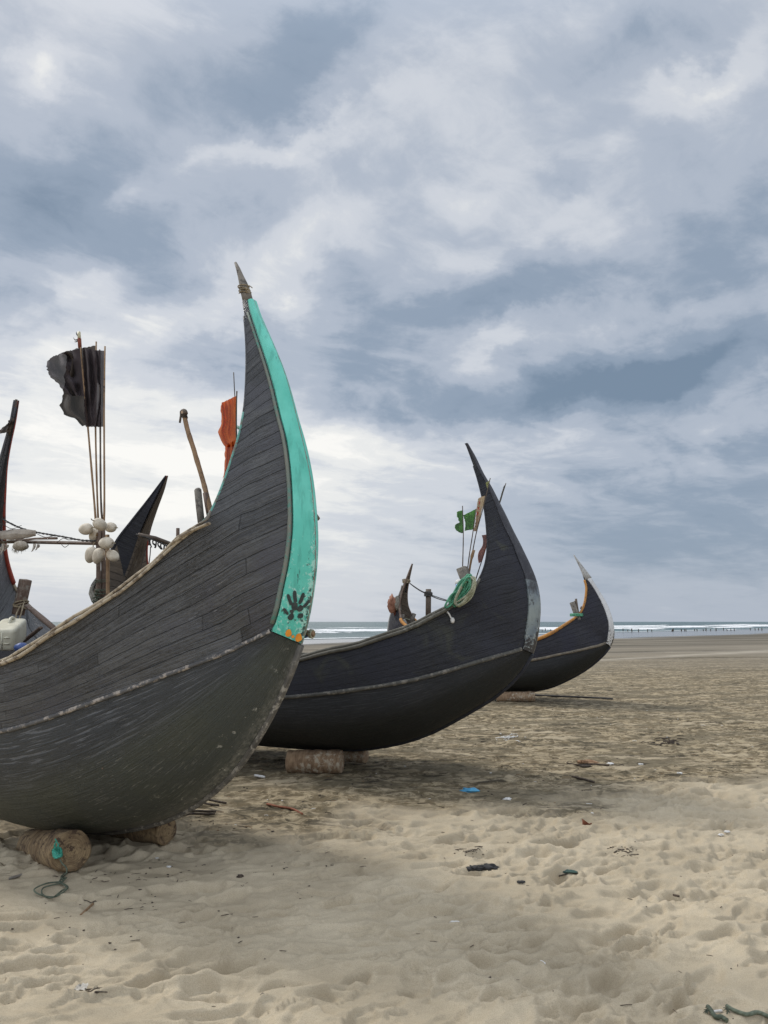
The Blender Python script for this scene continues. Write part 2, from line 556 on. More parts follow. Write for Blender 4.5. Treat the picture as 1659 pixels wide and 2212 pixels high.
def painted(name, paint, paint2, under, chalk, peel=0.35, topfade=False):
    """paint over wood: UV.x = 0 at the top .. 1 at the bottom, UV.y across; paint peels toward the bottom"""
    m, t, p, _ = new_mat(name)
    uv = coords(t, 'UV'); ob = coords(t, 'Object')
    sp = t.add('ShaderNodeSeparateXYZ'); t.link(uv, sp.inputs[0])
    U, V = sp.outputs[0], sp.outputs[1]
    n1 = t.noise(ob, 2.2, 4, 0.6)
    col = t.mix(t.mrange(n1, 0.35, 0.7), paint, paint2)
    gr = t.noise(t.mapping(ob, (22, 22, 2.6)), 1.0, 5, 0.65)
    col = t.mix(t.mrange(gr, 0.50, 0.68, 0, 0.45), col, [x * 0.55 for x in paint])
    # vertical cracks and chips
    ck = t.noise(t.mapping(ob, (30, 30, 6.5)), 1.0, 5, 0.72)
    ckz = t.noise(ob, 3.1, 2, 0.5)
    crack = t.math('MULTIPLY', t.mrange(ck, 0.60, 0.645), t.mrange(ckz, 0.44, 0.56))
    wear = t.math('ADD', t.math('MULTIPLY', t.mrange(U, 0.55, 1.0), 0.55), t.math('MULTIPLY', t.mrange(V, 0.55, 1.0), 0.42))
    wear = t.math('MULTIPLY', wear, t.mrange(U, 0.25, 0.7))
    pn = t.noise(ob, 30, 6, 0.72)
    chip = t.mrange(t.math('ADD', pn, t.math('MULTIPLY', wear, peel)), 0.74, 0.80)
    pn2 = t.noise(t.mapping(ob, (1, 1, 1), (5, 3, 1)), 34, 6, 0.72)
    white = t.mrange(t.math('ADD', pn2, t.math('MULTIPLY', wear, peel)), 0.70, 0.76)
    col = t.mix(t.math('MULTIPLY', white, 0.8), col, chalk)
    col = t.mix(chip, col, under)
    col = t.mix(t.math('MULTIPLY', crack, 0.85), col, under)
    if topfade:
        tf = t.mrange(t.math('ADD', U, t.math('MULTIPLY', t.math('SUBTRACT', t.noise(ob, 12, 5, 0.7), 0.5), 0.9)), -0.05, 0.28, 1.0, 0.0)
        col = t.mix(tf, col, under)
        col = t.mix(t.mrange(t.noise(ob, 9, 5, 0.7), 0.57, 0.62, 0, 0.75), col, under)
    edge = t.mrange(t.math('ADD', V, t.math('MULTIPLY', t.math('SUBTRACT', pn, 0.5), 0.12)), 0.95, 0.985)
    col = t.mix(edge, col, (0.20, 0.18, 0.14))
    t.link(col, p.inputs['Base Color']); p.inputs['Roughness'].default_value = 0.42
    h = t.math('SUBTRACT', t.math('MULTIPLY', gr, 0.3), t.math('ADD', chip, crack))
    t.link(t.bump(h, 0.5, 0.006), p.inputs['Normal'])
    return m


TAR1 = tar_planks('tarred planking', spec=0.65, seam_w=0.036, base=(0.0135, 0.0135, 0.0135), hi=(0.084, 0.083, 0.081), blotch=(0.050, 0.049, 0.057), flakeamt=0.7, flake=(0.26, 0.25, 0.245), rough=0.33)
LOW1 = tar_planks('tarred bottom', spec=0.5, base=(0.038, 0.042, 0.030), hi=(0.062, 0.065, 0.049), blotch=(0.046, 0.050, 0.041), lines=0.07, scuff=(0.23, 0.215, 0.175), flake=(0.36, 0.34, 0.28), flakeamt=0.5, rough=0.5)
TAR2 = tar_planks('blue black planking', (0.014, 0.0145, 0.018), (0.040, 0.041, 0.048), (0.028, 0.029, 0.038), lines=0.22, flake=(0.12, 0.12, 0.11), flakeamt=0.4, rough=0.62, brown=(0.055, 0.056, 0.042))
LOW2 = tar_planks('black bottom', streak=(0.07, 0.07, 0.075), base=(0.015, 0.0155, 0.015), hi=(0.030, 0.031, 0.028), blotch=(0.022, 0.024, 0.022), lines=0.08, scuff=(0.09, 0.085, 0.065), flake=(0.10, 0.10, 0.08), flakeamt=0.3, rough=0.65)
TAR3 = tar_planks('navy black planking', (0.013, 0.0135, 0.018), (0.040, 0.039, 0.047), (0.027, 0.027, 0.038), lines=0.25, flake=(0.12, 0.11, 0.10), flakeamt=0.4, rough=0.62)
INSIDE = tar_planks('bare inner planking', (0.075, 0.058, 0.042), (0.17, 0.135, 0.10), (0.10, 0.082, 0.066), lines=0.8, flake=(0.26, 0.23, 0.19), flakeamt=0.4, rough=0.8)
INDARK = tar_planks('dark inner planking', (0.030, 0.026, 0.026), (0.055, 0.047, 0.045), (0.040, 0.036, 0.036), lines=0.7, flakeamt=0.2, rough=0.75)
TURQ = painted('turquoise paint', (0.085, 0.50, 0.385), (0.16, 0.64, 0.51), (0.035, 0.085, 0.072), (0.42, 0.68, 0.58), 0.30)
TURQT = wood('worn turquoise trim', (0.10, 0.28, 0.24), (0.16, 0.40, 0.34), worn=(0.16, 0.14, 0.11), wornamt=0.7)
STEM2 = painted('grey blue stem paint', (0.25, 0.285, 0.27), (0.12, 0.155, 0.19), (0.028, 0.028, 0.032), (0.30, 0.33, 0.32), 0.62, topfade=True)
STEM2D = plain('tarred stem', (0.020, 0.020, 0.026), (0.044, 0.044, 0.052), 0.6, 14, 0.4, spots=(0.11, 0.12, 0.13), spotamt=0.4)
STEM3 = painted('white stem paint', (0.62, 0.61, 0.59), (0.50, 0.49, 0.48), (0.05, 0.045, 0.04), (0.62, 0.61, 0.58), 0.40)
BAMBOO = wood('pale weathered pole', (0.30, 0.24, 0.165), (0.50, 0.42, 0.30), grain=20, worn=(0.16, 0.12, 0.08), wornamt=0.5)
CANE = wood('brown bamboo', (0.17, 0.095, 0.045), (0.36, 0.235, 0.13), grain=16, worn=(0.10, 0.06, 0.035), wornamt=0.45)
CANED = wood('dark cane', (0.06, 0.045, 0.035), (0.14, 0.105, 0.075), grain=16)
GREYWOOD = wood('grey weathered wood', (0.13, 0.115, 0.095), (0.27, 0.24, 0.20), grain=30, worn=(0.08, 0.07, 0.06), wornamt=0.6)
BROWNWOOD = wood('brown weathered wood', (0.085, 0.052, 0.036), (0.19, 0.13, 0.095), grain=26, worn=(0.25, 0.22, 0.18), wornamt=0.45)
RAIL2 = wood('olive brown rail', (0.050, 0.046, 0.034), (0.12, 0.11, 0.085), grain=26, worn=(0.18, 0.17, 0.14), wornamt=0.5)
ORANGE = wood('orange rail paint', (0.36, 0.155, 0.030), (0.50, 0.235, 0.055), grain=10, worn=(0.16, 0.09, 0.05), wornamt=0.55)
RUB1 = wood('worn rub rail', (0.055, 0.053, 0.052), (0.12, 0.115, 0.11), grain=10, worn=(0.36, 0.31, 0.26), wornamt=1.25, rough=0.6)
RUB2 = wood('grey rub rail', (0.045, 0.043, 0.038), (0.10, 0.095, 0.08), grain=10, worn=(0.20, 0.18, 0.15), wornamt=0.7)
RUB3 = wood('tan rub rail', (0.10, 0.085, 0.065), (0.22, 0.18, 0.13), grain=10, worn=(0.05, 0.045, 0.04), wornamt=0.4)
WHITEWOOD = wood('chalky white wood', (0.30, 0.29, 0.27), (0.46, 0.45, 0.42), grain=18, worn=(0.14, 0.12, 0.10), wornamt=0.4)
REDEDGE = wood('faded red edge', (0.30, 0.042, 0.024), (0.40, 0.075, 0.045), grain=10, worn=(0.09, 0.03, 0.025), wornamt=0.5)
LOG1 = wood('old fibrous log', (0.115, 0.070, 0.036), (0.33, 0.235, 0.125), grain=7, worn=(0.07, 0.042, 0.024), wornamt=0.55, bump=1.0, rough=0.9)
LOG2 = wood('peeling palm log', (0.15, 0.088, 0.048), (0.33, 0.225, 0.135), grain=7, worn=(0.42, 0.36, 0.27), wornamt=0.5, bump=0.8, rough=0.9)
GREENROPE = rope_mat('green rope', (0.045, 0.20, 0.11), (0.10, 0.32, 0.19))
PALEROPE = rope_mat('pale rope', (0.26, 0.27, 0.18), (0.42, 0.42, 0.30))
OLIVEROPE = rope_mat('olive rope', (0.055, 0.070, 0.045), (0.12, 0.14, 0.095))
DARKROPE = rope_mat('dark rope', (0.025, 0.024, 0.022), (0.07, 0.065, 0.06))
TWINE = rope_mat('straw twine', (0.22, 0.17, 0.10), (0.36, 0.29, 0.19))
FOAM_FLOAT = plain('cream float', (0.50, 0.43, 0.33), (0.68, 0.60, 0.48), 0.7, 16, 0.35, spots=(0.25, 0.17, 0.11), spotamt=0.15)
JERRY = plain('yellowed plastic', (0.44, 0.41, 0.30), (0.58, 0.55, 0.43), 0.45, 6, 0.1, spots=(0.28, 0.20, 0.10), spotamt=0.25)
BLACKCLOTH = cloth('dark violet mesh cloth', (0.036, 0.025, 0.028), (0.062, 0.045, 0.048), 0.07, glow=0.22)
BROWNCLOTH = cloth('dark brown cloth', (0.034, 0.024, 0.017), (0.062, 0.044, 0.031), 0.03, glow=0.2)
ORANGECLOTH = cloth('orange cloth', (0.62, 0.115, 0.012), (0.74, 0.17, 0.025), 0.03)
GREENCLOTH = cloth('green cloth', (0.06, 0.22, 0.022), (0.11, 0.32, 0.045), 0.04)
PRINTCLOTH = cloth('printed cloth', (0.52, 0.33, 0.18), (0.58, 0.45, 0.28), 0.05, spots=(0.50, 0.07, 0.02))
LIMECLOTH = cloth('lime cloth', (0.33, 0.36, 0.13), (0.44, 0.45, 0.2), 0.05)
RUSTCLOTH = cloth('rust cloth', (0.26, 0.075, 0.045), (0.38, 0.13, 0.08), 0.06)
GREYCLOTH = cloth('grey cloth', (0.15, 0.15, 0.13), (0.25, 0.25, 0.21), 0.04)
PALECLOTH = cloth('dirty white cloth', (0.40, 0.34, 0.28), (0.60, 0.54, 0.46), 0.03)
BLUEPLASTIC = plain('blue plastic', (0.05, 0.25, 0.42), (0.09, 0.36, 0.55), 0.4, 18, 0.4)
NAVYPLASTIC = plain('dark blue sheet', (0.03, 0.06, 0.19), (0.05, 0.095, 0.26), 0.5, 12, 0.3)
WHITEBIT = plain('white scrap', (0.58, 0.56, 0.52), (0.74, 0.72, 0.68), 0.6, 20, 0.3)
BLACKBIT = plain('black wet cloth', (0.016, 0.015, 0.014), (0.035, 0.032, 0.03), 0.7, 30, 0.6)
STRAW = plain('dry straw', (0.17, 0.10, 0.05), (0.30, 0.19, 0.10), 0.9, 30, 0.3)
DARKBIT = plain('dark debris', (0.03, 0.022, 0.016), (0.09, 0.065, 0.045), 0.9, 30, 0.4)
RUSTBIT = plain('rusty scrap', (0.16, 0.05, 0.02), (0.28, 0.10, 0.05), 0.8, 20, 0.4)
BLACKPAINT = plain('black hand paint', (0.018, 0.028, 0.025), (0.04, 0.05, 0.045), 0.6, 45, 0.2)
ORANGEPAINT = plain('orange dot paint', (0.72, 0.24, 0.015), (0.80, 0.31, 0.03), 0.5, 30, 0.1)

# ------------------------------------------------------------------ boats
class Boat:
    def __init__(s, px, py, d, th):
        r = ray(px, py); s.O = np.array([r[0] / r[1] * d, d, 0.0]); th = R(th); s.th = th
        s.u = np.array([math.cos(th), -math.sin(th), 0]); s.v = np.array([-math.sin(th), -math.cos(th), 0])
        s.k = np.array([0, 0, 1.0])

    def L(s, px, py, w):                       # picture point on the plane at lateral offset w -> local (s, w, z)
        r = ray(px, py); t = (w - (CAM - s.O) @ s.v) / (r @ s.v); P = CAM + t * r; q = P - s.O
        return np.array([q @ s.u, w, P[2]])

    def W(s, p):                               # local -> world
        return s.O + s.u * p[0] + s.v * p[1] + s.k * p[2]

    def P(s, px, py, w):
        return s.W(s.L(px, py, w))


def mir(p): return np.array([p[0], -p[1], p[2]])


NS = [44, 34, 34, 40]


def make_boat(B, name, label, Rc, Rk, Ec, Ek, Gc, Gk, mats, wp=0.095, tar_inner=INSIDE, board_range=None, stern_red=False):
    root = thing(name, label, 'boat', B.O)
    Rl = segs(Rc, Rk, NS); El = segs(Ec, Ek, NS); Gl = segs(Gc, Gk, NS)
    n = len(Rl); n1 = NS[0] - 1; n3 = n - NS[3]
    NQ = 14
    top_uv = []; top = []
    lenq = [np.linalg.norm(El[i] - Gl[i]) for i in range(n)]
    acc = np.concatenate([[0], np.cumsum([np.linalg.norm(El[i + 1] - El[i]) for i in range(n - 1)])])
    mid = [0.5 * (El[i] + Gl[i]) for i in range(n)]
    accm = np.concatenate([[0], np.cumsum([np.linalg.norm(mid[i + 1] - mid[i]) for i in range(n - 1)])])
    # height above the chine line counts the strakes; they fan out towards both ends
    cs = np.array([El[i][0] for i in range(n3, n1 - 1, -1)]); cz = np.array([El[i][2] for i in range(n3, n1 - 1, -1)])
    o_ = np.argsort(cs); cs, cz = cs[o_], cz[o_]
    sl1 = min(.75, (cz[-1] - cz[-5]) / max(1e-3, cs[-1] - cs[-5])); sl0 = max(-.75, (cz[4] - cz[0]) / max(1e-3, cs[4] - cs[0]))

    def chine_z(q):
        if q > cs[-1]: return cz[-1] + sl1 * (q - cs[-1])
        if q < cs[0]: return cz[0] + sl0 * (q - cs[0])
        return float(np.interp(q, cs, cz))
    smid = 0.5 * (cs[0] + cs[-1]); shalf = 0.5 * (cs[-1] - cs[0])
    for i in range(n):
        row = []; ru = []
        for j in range(NQ + 1):
            q = j / NQ
            p = El[i] * (1 - q) + Gl[i] * q
            p = p + np.array([0, 1, 0]) * 0.045 * lenq[i] * math.sin(math.pi * q) * min(1, El[i][1] / 0.5 + 0.1)
            k = 0.62 + 0.42 * float(sstep(.25, 1.0, abs(p[0] - smid) / shalf))
            row.append(p); ru.append((p[0] * 1.25, (p[2] - chine_z(p[0])) / (k * wp)))
        top.append(row); top_uv.append(ru)
    low = []; low_uv = []; NL = 16
    for i in range(n1, n3 + 1):
        K, C = Rl[i], El[i]
        k = min(1, max(0, (C[1] - 0.12) / 0.6))
        ctrl = np.array([0.5 * (K[0] + C[0]), C[1] * (0.52 + 0.42 * k), K[2] + (C[2] - K[2]) * (0.46 - 0.36 * k)])
        row = []; ru = []; a = 0; prev = None
        for j in range(NL + 1):
            q = j / NL
            p = K * (1 - q) ** 2 + ctrl * 2 * q * (1 - q) + C * q * q
            if prev is not None: a += np.linalg.norm(p - prev)
            prev = p; row.append(p); ru.append((acc[i], q * 9.0))
        low.append(row); low_uv.append(ru)
    W = B.W
    for sg in (1, -1):
        fl = (lambda p: p) if sg == 1 else mir
        MB().grid([[W(fl(p)) for p in r] for r in top], top_uv, flip=sg == -1).build('side_planking', mats['top'], root)
        MB().grid([[W(fl(p)) for p in r] for r in low], low_uv, flip=sg == 1).build('bottom_planking', mats['low'], root)
        # inner skin
        inn = []
        for i, r in enumerate(top):
            if lenq[i] < .22:
                c_ = mid[i]; k_ = .75; inn.append([np.array([c_[0] + (p[0] - c_[0]) * k_, p[1] * .3, c_[2] + (p[2] - c_[2]) * k_]) for p in r]); continue
            inn.append([np.array([p[0] - 0.02 * (1 if i < n / 2 else -1) * (1 if i < n1 or i > n3 else 0), max(p[1] - 0.03, p[1] * 0.35), p[2]]) for p in r])
        MB().grid([[W(fl(p)) for p in r] for r in inn], top_uv, flip=sg == 1).build('inner_planking', tar_inner, root)
    # inner bottom (dark bilge)
    MB().grid([[W(np.array([p[0], p[1] * 0.95, p[2] + 0.04])) for p in r] + [W(np.array([p[0], -p[1] * 0.95, p[2] + 0.04])) for p in reversed(r)] for r in low]).build('bilge', INDARK, root)
    # stem board: V shaped, near face and far face
    def stem(i0, i1, nm, mat, out=0.012):
        P = []; U = []
        for i in range(i0, i1 + 1):
            e, r = El[i] + np.array([out, 0.004, 0]), Rl[i] + np.array([out, 0, 0])
            row = []; uu = []
            for j in range(-6, 7):
                q = 1 - abs(j) / 6
                p = e * (1 - q) + r * q
                p = np.array([p[0] + 0.012 * math.sin(math.pi * q), p[1] + 0.012 * math.sin(math.pi * q), p[2]])
                if j > 0: p = mir(p)
                row.append(W(p)); uu.append(((i - i0) / (i1 - i0), q))
            P.append(row); U.append(uu)
        mb = MB().grid(P, U, flip=False)
        # back edge returns to the planking
        for col, lst in ((0, False), (-1, True)):
            G2 = []
            for a, i in enumerate(range(i0, i1 + 1)):
                b = El[i] - np.array([0.01, 0.01, 0])
                if lst: b = mir(b)
                G2.append([W(b), P[a][col]])
            mb.grid(G2, flip=lst)
        return mb.build(nm, mat, root)
    br = board_range or [(0, n1, 'stem_board', mats['stem'])]
    boards = [stem(*b) for b in br]
    P = []; U = []
    for i in range(n3, n):
        e, r = El[i], Rl[i]
        row = []
        for j in range(-4, 5):
            q = 1 - abs(j) / 4
            p = e * (1 - q) + r * q
            row.append(W(mir(p) if j > 0 else p))
        P.append(row); U.append([((acc[i]), 0.5 + 0.1 * j) for j in range(-4, 5)])
    MB().grid(P, U, flip=True).build('stern_board', mats['top'], root)
    # inner face of the stern
    P2 = [[W(np.array([0.03, 0, 0]) + (lambda e, r, q, sg: np.array([(e * (1 - q) + r * q)[0], sg * (e * (1 - q) + r * q)[1] * 0.8, (e * (1 - q) + r * q)[2]]))(El[i], Rl[i], 1 - abs(j) / 4, 1 if j < 0 else -1)) for j in range(-4, 5)] for i in range(n3, n)]
    MB().grid(P2, U).build('stern_knee', mats.get('knee', tar_inner), root)
    # cutwater strip along the keel and keel plank
    kl = Rl[n1:n3 + 1]
    MB().tube([W(p + np.array([0, 0, -0.004])) for p in kl[::2]], 0.022, 8).build('keel', mats['keel'], root)
    MB().tube([W(p) for p in Rl[n3::2]], [0.03 - 0.018 * k / len(Rl[n3::2]) for k in range(len(Rl[n3::2]))], 8).build('sternpost', mats.get('sternpost', mats['top']), root)
    for sg in (1, -1):
        fl = (lambda p: p) if sg == 1 else mir
        pts = [W(fl(p + np.array([0, 0.006, 0]))) for p in El[n1:n3 + 1:2]]
        MB().tube(pts, [mats['rubr'] * (1 + 0.2 * random.random()) for _ in pts], 8, flat=0.8).build('rub_rail', mats['rub'], root)
        # moulding beside the stem board
        if mats.get('mould'):
            pts = [W(fl(p + np.array([-0.012, 0.012, 0]))) for p in El[2:n1 + 1:2]]
            MB().tube(pts, [0.008 + 0.008 * k / len(pts) for k in range(len(pts))], 6).build('stem_moulding', mats['mould'], root)
    return dict(root=root, R=Rl, E=El, G=Gl, n1=n1, n3=n3, boards=boards, B=B, top=top)


def at_s(curve, s, lo, hi):
    best = min(range(lo, hi), key=lambda i: abs(curve[i][0] - s))
    return curve[best]


# ---- first boat (turquoise stem)
B1 = Boat(250, 1790, 5.55, 31)
L = B1.L
Rc = [L(*p, 0) for p in [(546, 648), (557, 678), (574.6, 715), (595.4, 761.6), (614, 810), (630, 868), (644, 923.6), (658, 983), (669.5, 1043.7), (675.7, 1108), (679, 1170), (678, 1225), (671.8, 1289), (662.5, 1338), (650, 1392)]]
k1 = len(Rc) - 1
Rc += [L(*p, 0) for p in [(631, 1447), (611, 1494), (583, 1550), (551, 1605), (512, 1661), (468, 1705), (428, 1736), (377, 1764), (317, 1783)]]
Rc += [np.array(p) for p in [(-0.15, 0, 0.10), (-0.6, 0, 0.09)]]
k2 = len(Rc) - 1
SR = [L(-30, 1190, 0), L(-9, 1090, 0), L(6, 1005, 0), L(16.5, 955, 0), L(26.5, 912, 0), L(36, 866, 0)]
sb = SR[0][0]
Rc += [np.array(p) for p in [(-1.0, 0, 0.14), (sb + .62, 0, 0.42), (sb + .22, 0, 0.85), (sb - .02, 0, 1.40)]]
k3 = len(Rc) - 1
Rc += SR
RK1 = [0, k1, k2, k3, len(Rc) - 1]
Ec = [L(*p) for p in [(534, 648, .03), (539, 671, .035), (557, 728, .045), (575, 782, .055), (592, 842, .065), (604, 895, .075), (617, 945, .085), (625.5, 1002, .095), (630.5, 1071, .105), (631, 1145, .115), (622, 1222, .125), (613, 1264, .13), (602, 1317, .135), (584, 1363, .14)]]
k1 = len(Ec) - 1
Ec += [L(*p) for p in [(537.5, 1386, .20), (491, 1409, .29), (417, 1437, .42), (337, 1467, .54), (238, 1504, .67), (158.7, 1532, .75), (79, 1560, .81), (0, 1580, .84)]]
Ec += [np.array((-0.7, .85, .88))]
k2 = len(Ec) - 1
Ec += [np.array(p) for p in [(-1.15, .78, .95), (sb + .52, .55, 1.12), (sb + .24, .32, 1.32), (sb + .07, .13, 1.50)]]
k3 = len(Ec) - 1
Ec += [np.array((q[0] + (.07, .03, .012, .008, .004, 0)[k], (.09, .045, .018, .010, .008, .007)[k], q[2])) for k, q in enumerate(SR)]
EK1 = [0, k1, k2, k3, len(Ec) - 1]
Gc = [L(*p) for p in [(523, 648, .032), (529.4, 697, .06), (533, 757, .09), (532.4, 815, .125), (529.4, 868, .16), (523.6, 910, .20), (514.4, 949, .24), (500.5, 993, .29), (484, 1041, .34), (468, 1081, .39), (449.6, 1115.5, .44), (431, 1134, .47), (408, 1148, .51), (375.5, 1173, .555), (345, 1203, .60)]]
k1 = len(Gc) - 1
Gc += [L(*p) for p in [(301, 1241, .66), (259, 1274, .71), (220, 1299, .76), (173.6, 1329, .81), (122.7, 1359, .85), (62.5, 1399, .885), (0, 1431, .90)]]
Gc += [np.array((-0.7, .90, 1.30))]
k2 = len(Gc) - 1
far = [L(*p) for p in [(120, 1359, -.86), (60, 1306, -.72), (35, 1276, -.55), (18.5, 1234, -.40), (9, 1190, -.28), (6, 1112, -.11), (8, 1060, -.06), (11.6, 1005, -.03), (19.7, 957, -.018), (29, 915, -.014), (37, 866, -.012)]]
Gc += [mir(p) for p in far]
k3 = k2 + 3
GK1 = [0, k1, k2, k3, len(Gc) - 1]
b1 = make_boat(B1, 'fishing_boat', 'largest nearest dark wooden boat with bright turquoise stem bearing a black handprint', Rc, RK1, Ec, EK1, Gc, GK1,
               dict(top=TAR1, low=LOW1, stem=TURQ, keel=wood('scuffed keel', (0.05, 0.045, 0.038), (0.15, 0.135, 0.11), grain=12, worn=(0.30, 0.27, 0.22), wornamt=0.6), rub=RUB1, rubr=.013, mould=wood('grey green moulding', (0.14, 0.20, 0.17), (0.22, 0.21, 0.17), grain=14, worn=(0.09, 0.25, 0.20), wornamt=0.7), sternpost=TAR1), tar_inner=INDARK)
root1 = b1['root']
W1 = B1.W
# prow tip and lashing
pt = MB().tube([B1.P(*p, 0.0) for p in [(536, 652), (531, 632), (526, 615), (520, 597), (514, 580), (508.5, 567)]], [.036, .036, .030, .021, .015, .009], 10, jitter=0.06, flat=0.8).build('prow_tip', GREYWOOD, root1)
m = MB()
for k in range(4):
    ring = []
    cx, cy = 529.5 - k * 1.1, 633 - k * 4.5
    c = B1.P(cx, cy, 0); ax = B1.u * 0.043 + B1.k * (-0.012 + 0.01 * (k % 2)); ay = B1.v * 0.036
    ring = [c + ax * math.cos(a) + ay * math.sin(a) for a in np.linspace(0, 2 * math.pi, 15)]
    m.tube(ring, 0.0045, 5)
for tx, ty in ((545, 622), (543, 633), (516, 634)):
    m.tube(catmull([B1.P(530, 630, .03), B1.P((530 + tx) / 2, ty - 5, .035), B1.P(tx, ty, .03)], 6), 0.0035, 5)
m.build('lashing', TWINE, pt)
L_TRIM = L(528, 885, .18)[2]
# gunwale poles on the near and far side, turquoise trim higher up
Gl, n1, n3 = b1['G'], b1['n1'], b1['n3']
i0 = min(range(n1 + 1), key=lambda i: abs(Gl[i][2] - L(440, 1124, .45)[2]))
for sg in (1, -1):
    fl = (lambda p: p) if sg == 1 else mir
    seq = Gl[i0:n3 + 8]
    wob = lambda i: 0.008 * math.sin(i * 0.9) + 0.006 * math.sin(i * 2.3)
    lo = [W1(fl(p + np.array([0, .010, -.020 + 0.5 * wob(i)]))) for i, p in enumerate(seq)][::2]
    hi = [W1(fl(p + np.array([0, .004, .008 + 0.6 * wob(i + 5)]))) for i, p in enumerate(seq)][::2]
    N = len(lo)
    taper = [0.008 + 0.005 * min(1, k / 10) for k in range(N)]
    MB().tube(lo, taper, 8, jitter=0.1).build('gunwale', BAMBOO, root1)
    MB().tube(hi, [t * 0.85 for t in taper], 8, jitter=0.1).build('gunwale', BAMBOO, root1)
    tr = [W1(fl(p + np.array([-.006, -.002, .0]))) for p in Gl[3:i0 + 1]]
    ks = min(range(len(tr)), key=lambda i: abs(Gl[3 + i][2] - L_TRIM))
    MB().tube(tr[:ks + 1], 0.007, 6).build('sheer_trim', TAR1, root1)
    MB().tube(tr[ks:], 0.009, 6).build('sheer_trim', TURQT, root1)
    # red edge on the stern horn
    sr = [W1(fl(p)) for p in Gl[n3 + 2:]]
    MB().tube(sr, [(0.022 if sg > 0 else .030) - 0.012 * k / len(sr) for k in range(len(sr))], 6).build('stern_rail', REDEDGE if sg == -1 else TAR1, root1)
st = [L(35, 868, 0), L(36.5, 852, 0)]
hb = B1.P(35.5, 866, 0)
MB().tube([B1.P(21, 940, 0), B1.P(28, 905, 0), B1.P(35.5, 863, 0)], [.017, .014, .012], 8).build('stern_tip', CANED, root1)
# thwarts and floor
for s_, dz in ((0.62, -.25), (-0.35, -.22), (-1.3, -.2), (-2.0, -.25)):
    p = at_s(Gl, s_, n1, len(Gl))
    MB().box(W1((p[0], 0, p[2] + dz)), B1.u, B1.v, B1.k, .07, p[1] * .80 - .06, .025).build('thwart', BROWNWOOD, root1)
fl_ = MB()
for k in range(7):
    w = -0.54 + 0.18 * k
    fl_.box(W1((-0.55, w, 0.72)), B1.u, B1.v, B1.k, 1.15, .085, .012)
fl_.build('floor_boards', BROWNWOOD, root1)
for s_ in np.arange(-2.0, 1.2, 0.4):
    r = min(range(n1, n3), key=lambda i: abs(0.5 * (Gl[i][0] + b1['E'][i][0]) - s_))
    for sg in (1, -1):
        fl = (lambda p: p) if sg == 1 else mir
        MB().tube([W1(fl(p - np.array([0, .05, .02]))) for p in b1['top'][r][::2]], 0.028, 6).build('rib', BROWNWOOD, root1)
# bow posts behind the near gunwale
MB().tube([B1.P(*c4(462, 900), .28), B1.P(*c4(440, 700), .28), B1.P(*c4(424, 545), .28), B1.P(*c4(421, 533), .28)], [.023, .024, .024, .018], 10, jitter=0.05).build('bow_post', GREYWOOD, root1)
MB().tube([B1.P(*c4(535, 800), .18), B1.P(*c4(515, 690), .18), B1.P(*c4(494, 572), .18)], [.018, .019, .018], 8, jitter=0.05).build('bow_post', BROWNWOOD, root1)
MB().tube([B1.P(*c4(236, 1080), 0), B1.P(*c4(238, 900), 0)], .013, 6).build('peg', BROWNWOOD, root1)
MB().tube([B1.P(*c4(1440, 745), -.10), B1.P(*c4(1510, 780), -.10), B1.P(*c4(1549, 815), -.10)], [.022, .024, .014], 8).build('peg', BROWNWOOD, root1)
MB().tube([B1.P(*c3(860, 1660), .10), B1.P(*c3(795, 1615), .02)], .012, 6).build('peg', TURQT, root1)
# broken strip of wood near the change of the sheer
MB().tube(catmull([B1.P(*c4(530, 855), .50), B1.P(*c4(450, 890), .50), B1.P(*c4(300, 960), .54), B1.P(*c4(180, 1050), .57)], 8), .009, 6, flat=1.8).build('batten', BAMBOO, root1)
MB().tube(catmull([B1.P(*c4(540, 740), .45), B1.P(*c4(515, 810), .47), B1.P(*c4(440, 860), .49)], 6), .008, 6, flat=1.5).build('batten', GREYWOOD, root1)
# stump and brace at the stern end
MB().box(B1.P(47, 1290, -.25), np.cross(B1.v, np.array([.22, 0, 1])), B1.v, B1.u * .25 + B1.k, .042, .04, .16).build('stern_post', BROWNWOOD, root1)
m = MB()
for k in range(5):
    c = B1.P(46 - k * .6, 1302 + 2.2 * k, -.25)
    m.tube([c + B1.u * .062 * math.cos(a) + B1.v * .058 * math.sin(a) + B1.k * .02 * math.cos(a + k) for a in np.linspace(0, 2 * math.pi, 15)], .006, 5)
m.tube(catmull([B1.P(44, 1308, -.19), B1.P(36, 1325, -.1), B1.P(34, 1345, 0.05)], 8), .006, 5)
m.tube(catmull([B1.P(52, 1300, -.19), B1.P(46, 1325, -.1), B1.P(38, 1346, 0.05)], 8), .006, 5)
m.build('lashing', TWINE, root1)

# handprint and orange dots laid on the stem board
def bvh_of(ob):
    o = np.array(ORIG[ob.name])
    me = ob.data
    vs = [tuple(np.array(v.co) + o) for v in me.vertices]
    return BVHTree.FromPolygons(vs, [tuple(p.vertices) for p in me.polygons])


BV = bvh_of(b1['boards'][0])


def on_board(px, py, off):
    d = Vector(ray(px, py)).normalized()
    hit = BV.ray_cast(Vector(CAM), d)
    if hit[0] is None: return None
    nrm = hit[1] if hit[1].dot(d) < 0 else -hit[1]
    return np.array(hit[0] + nrm * off)


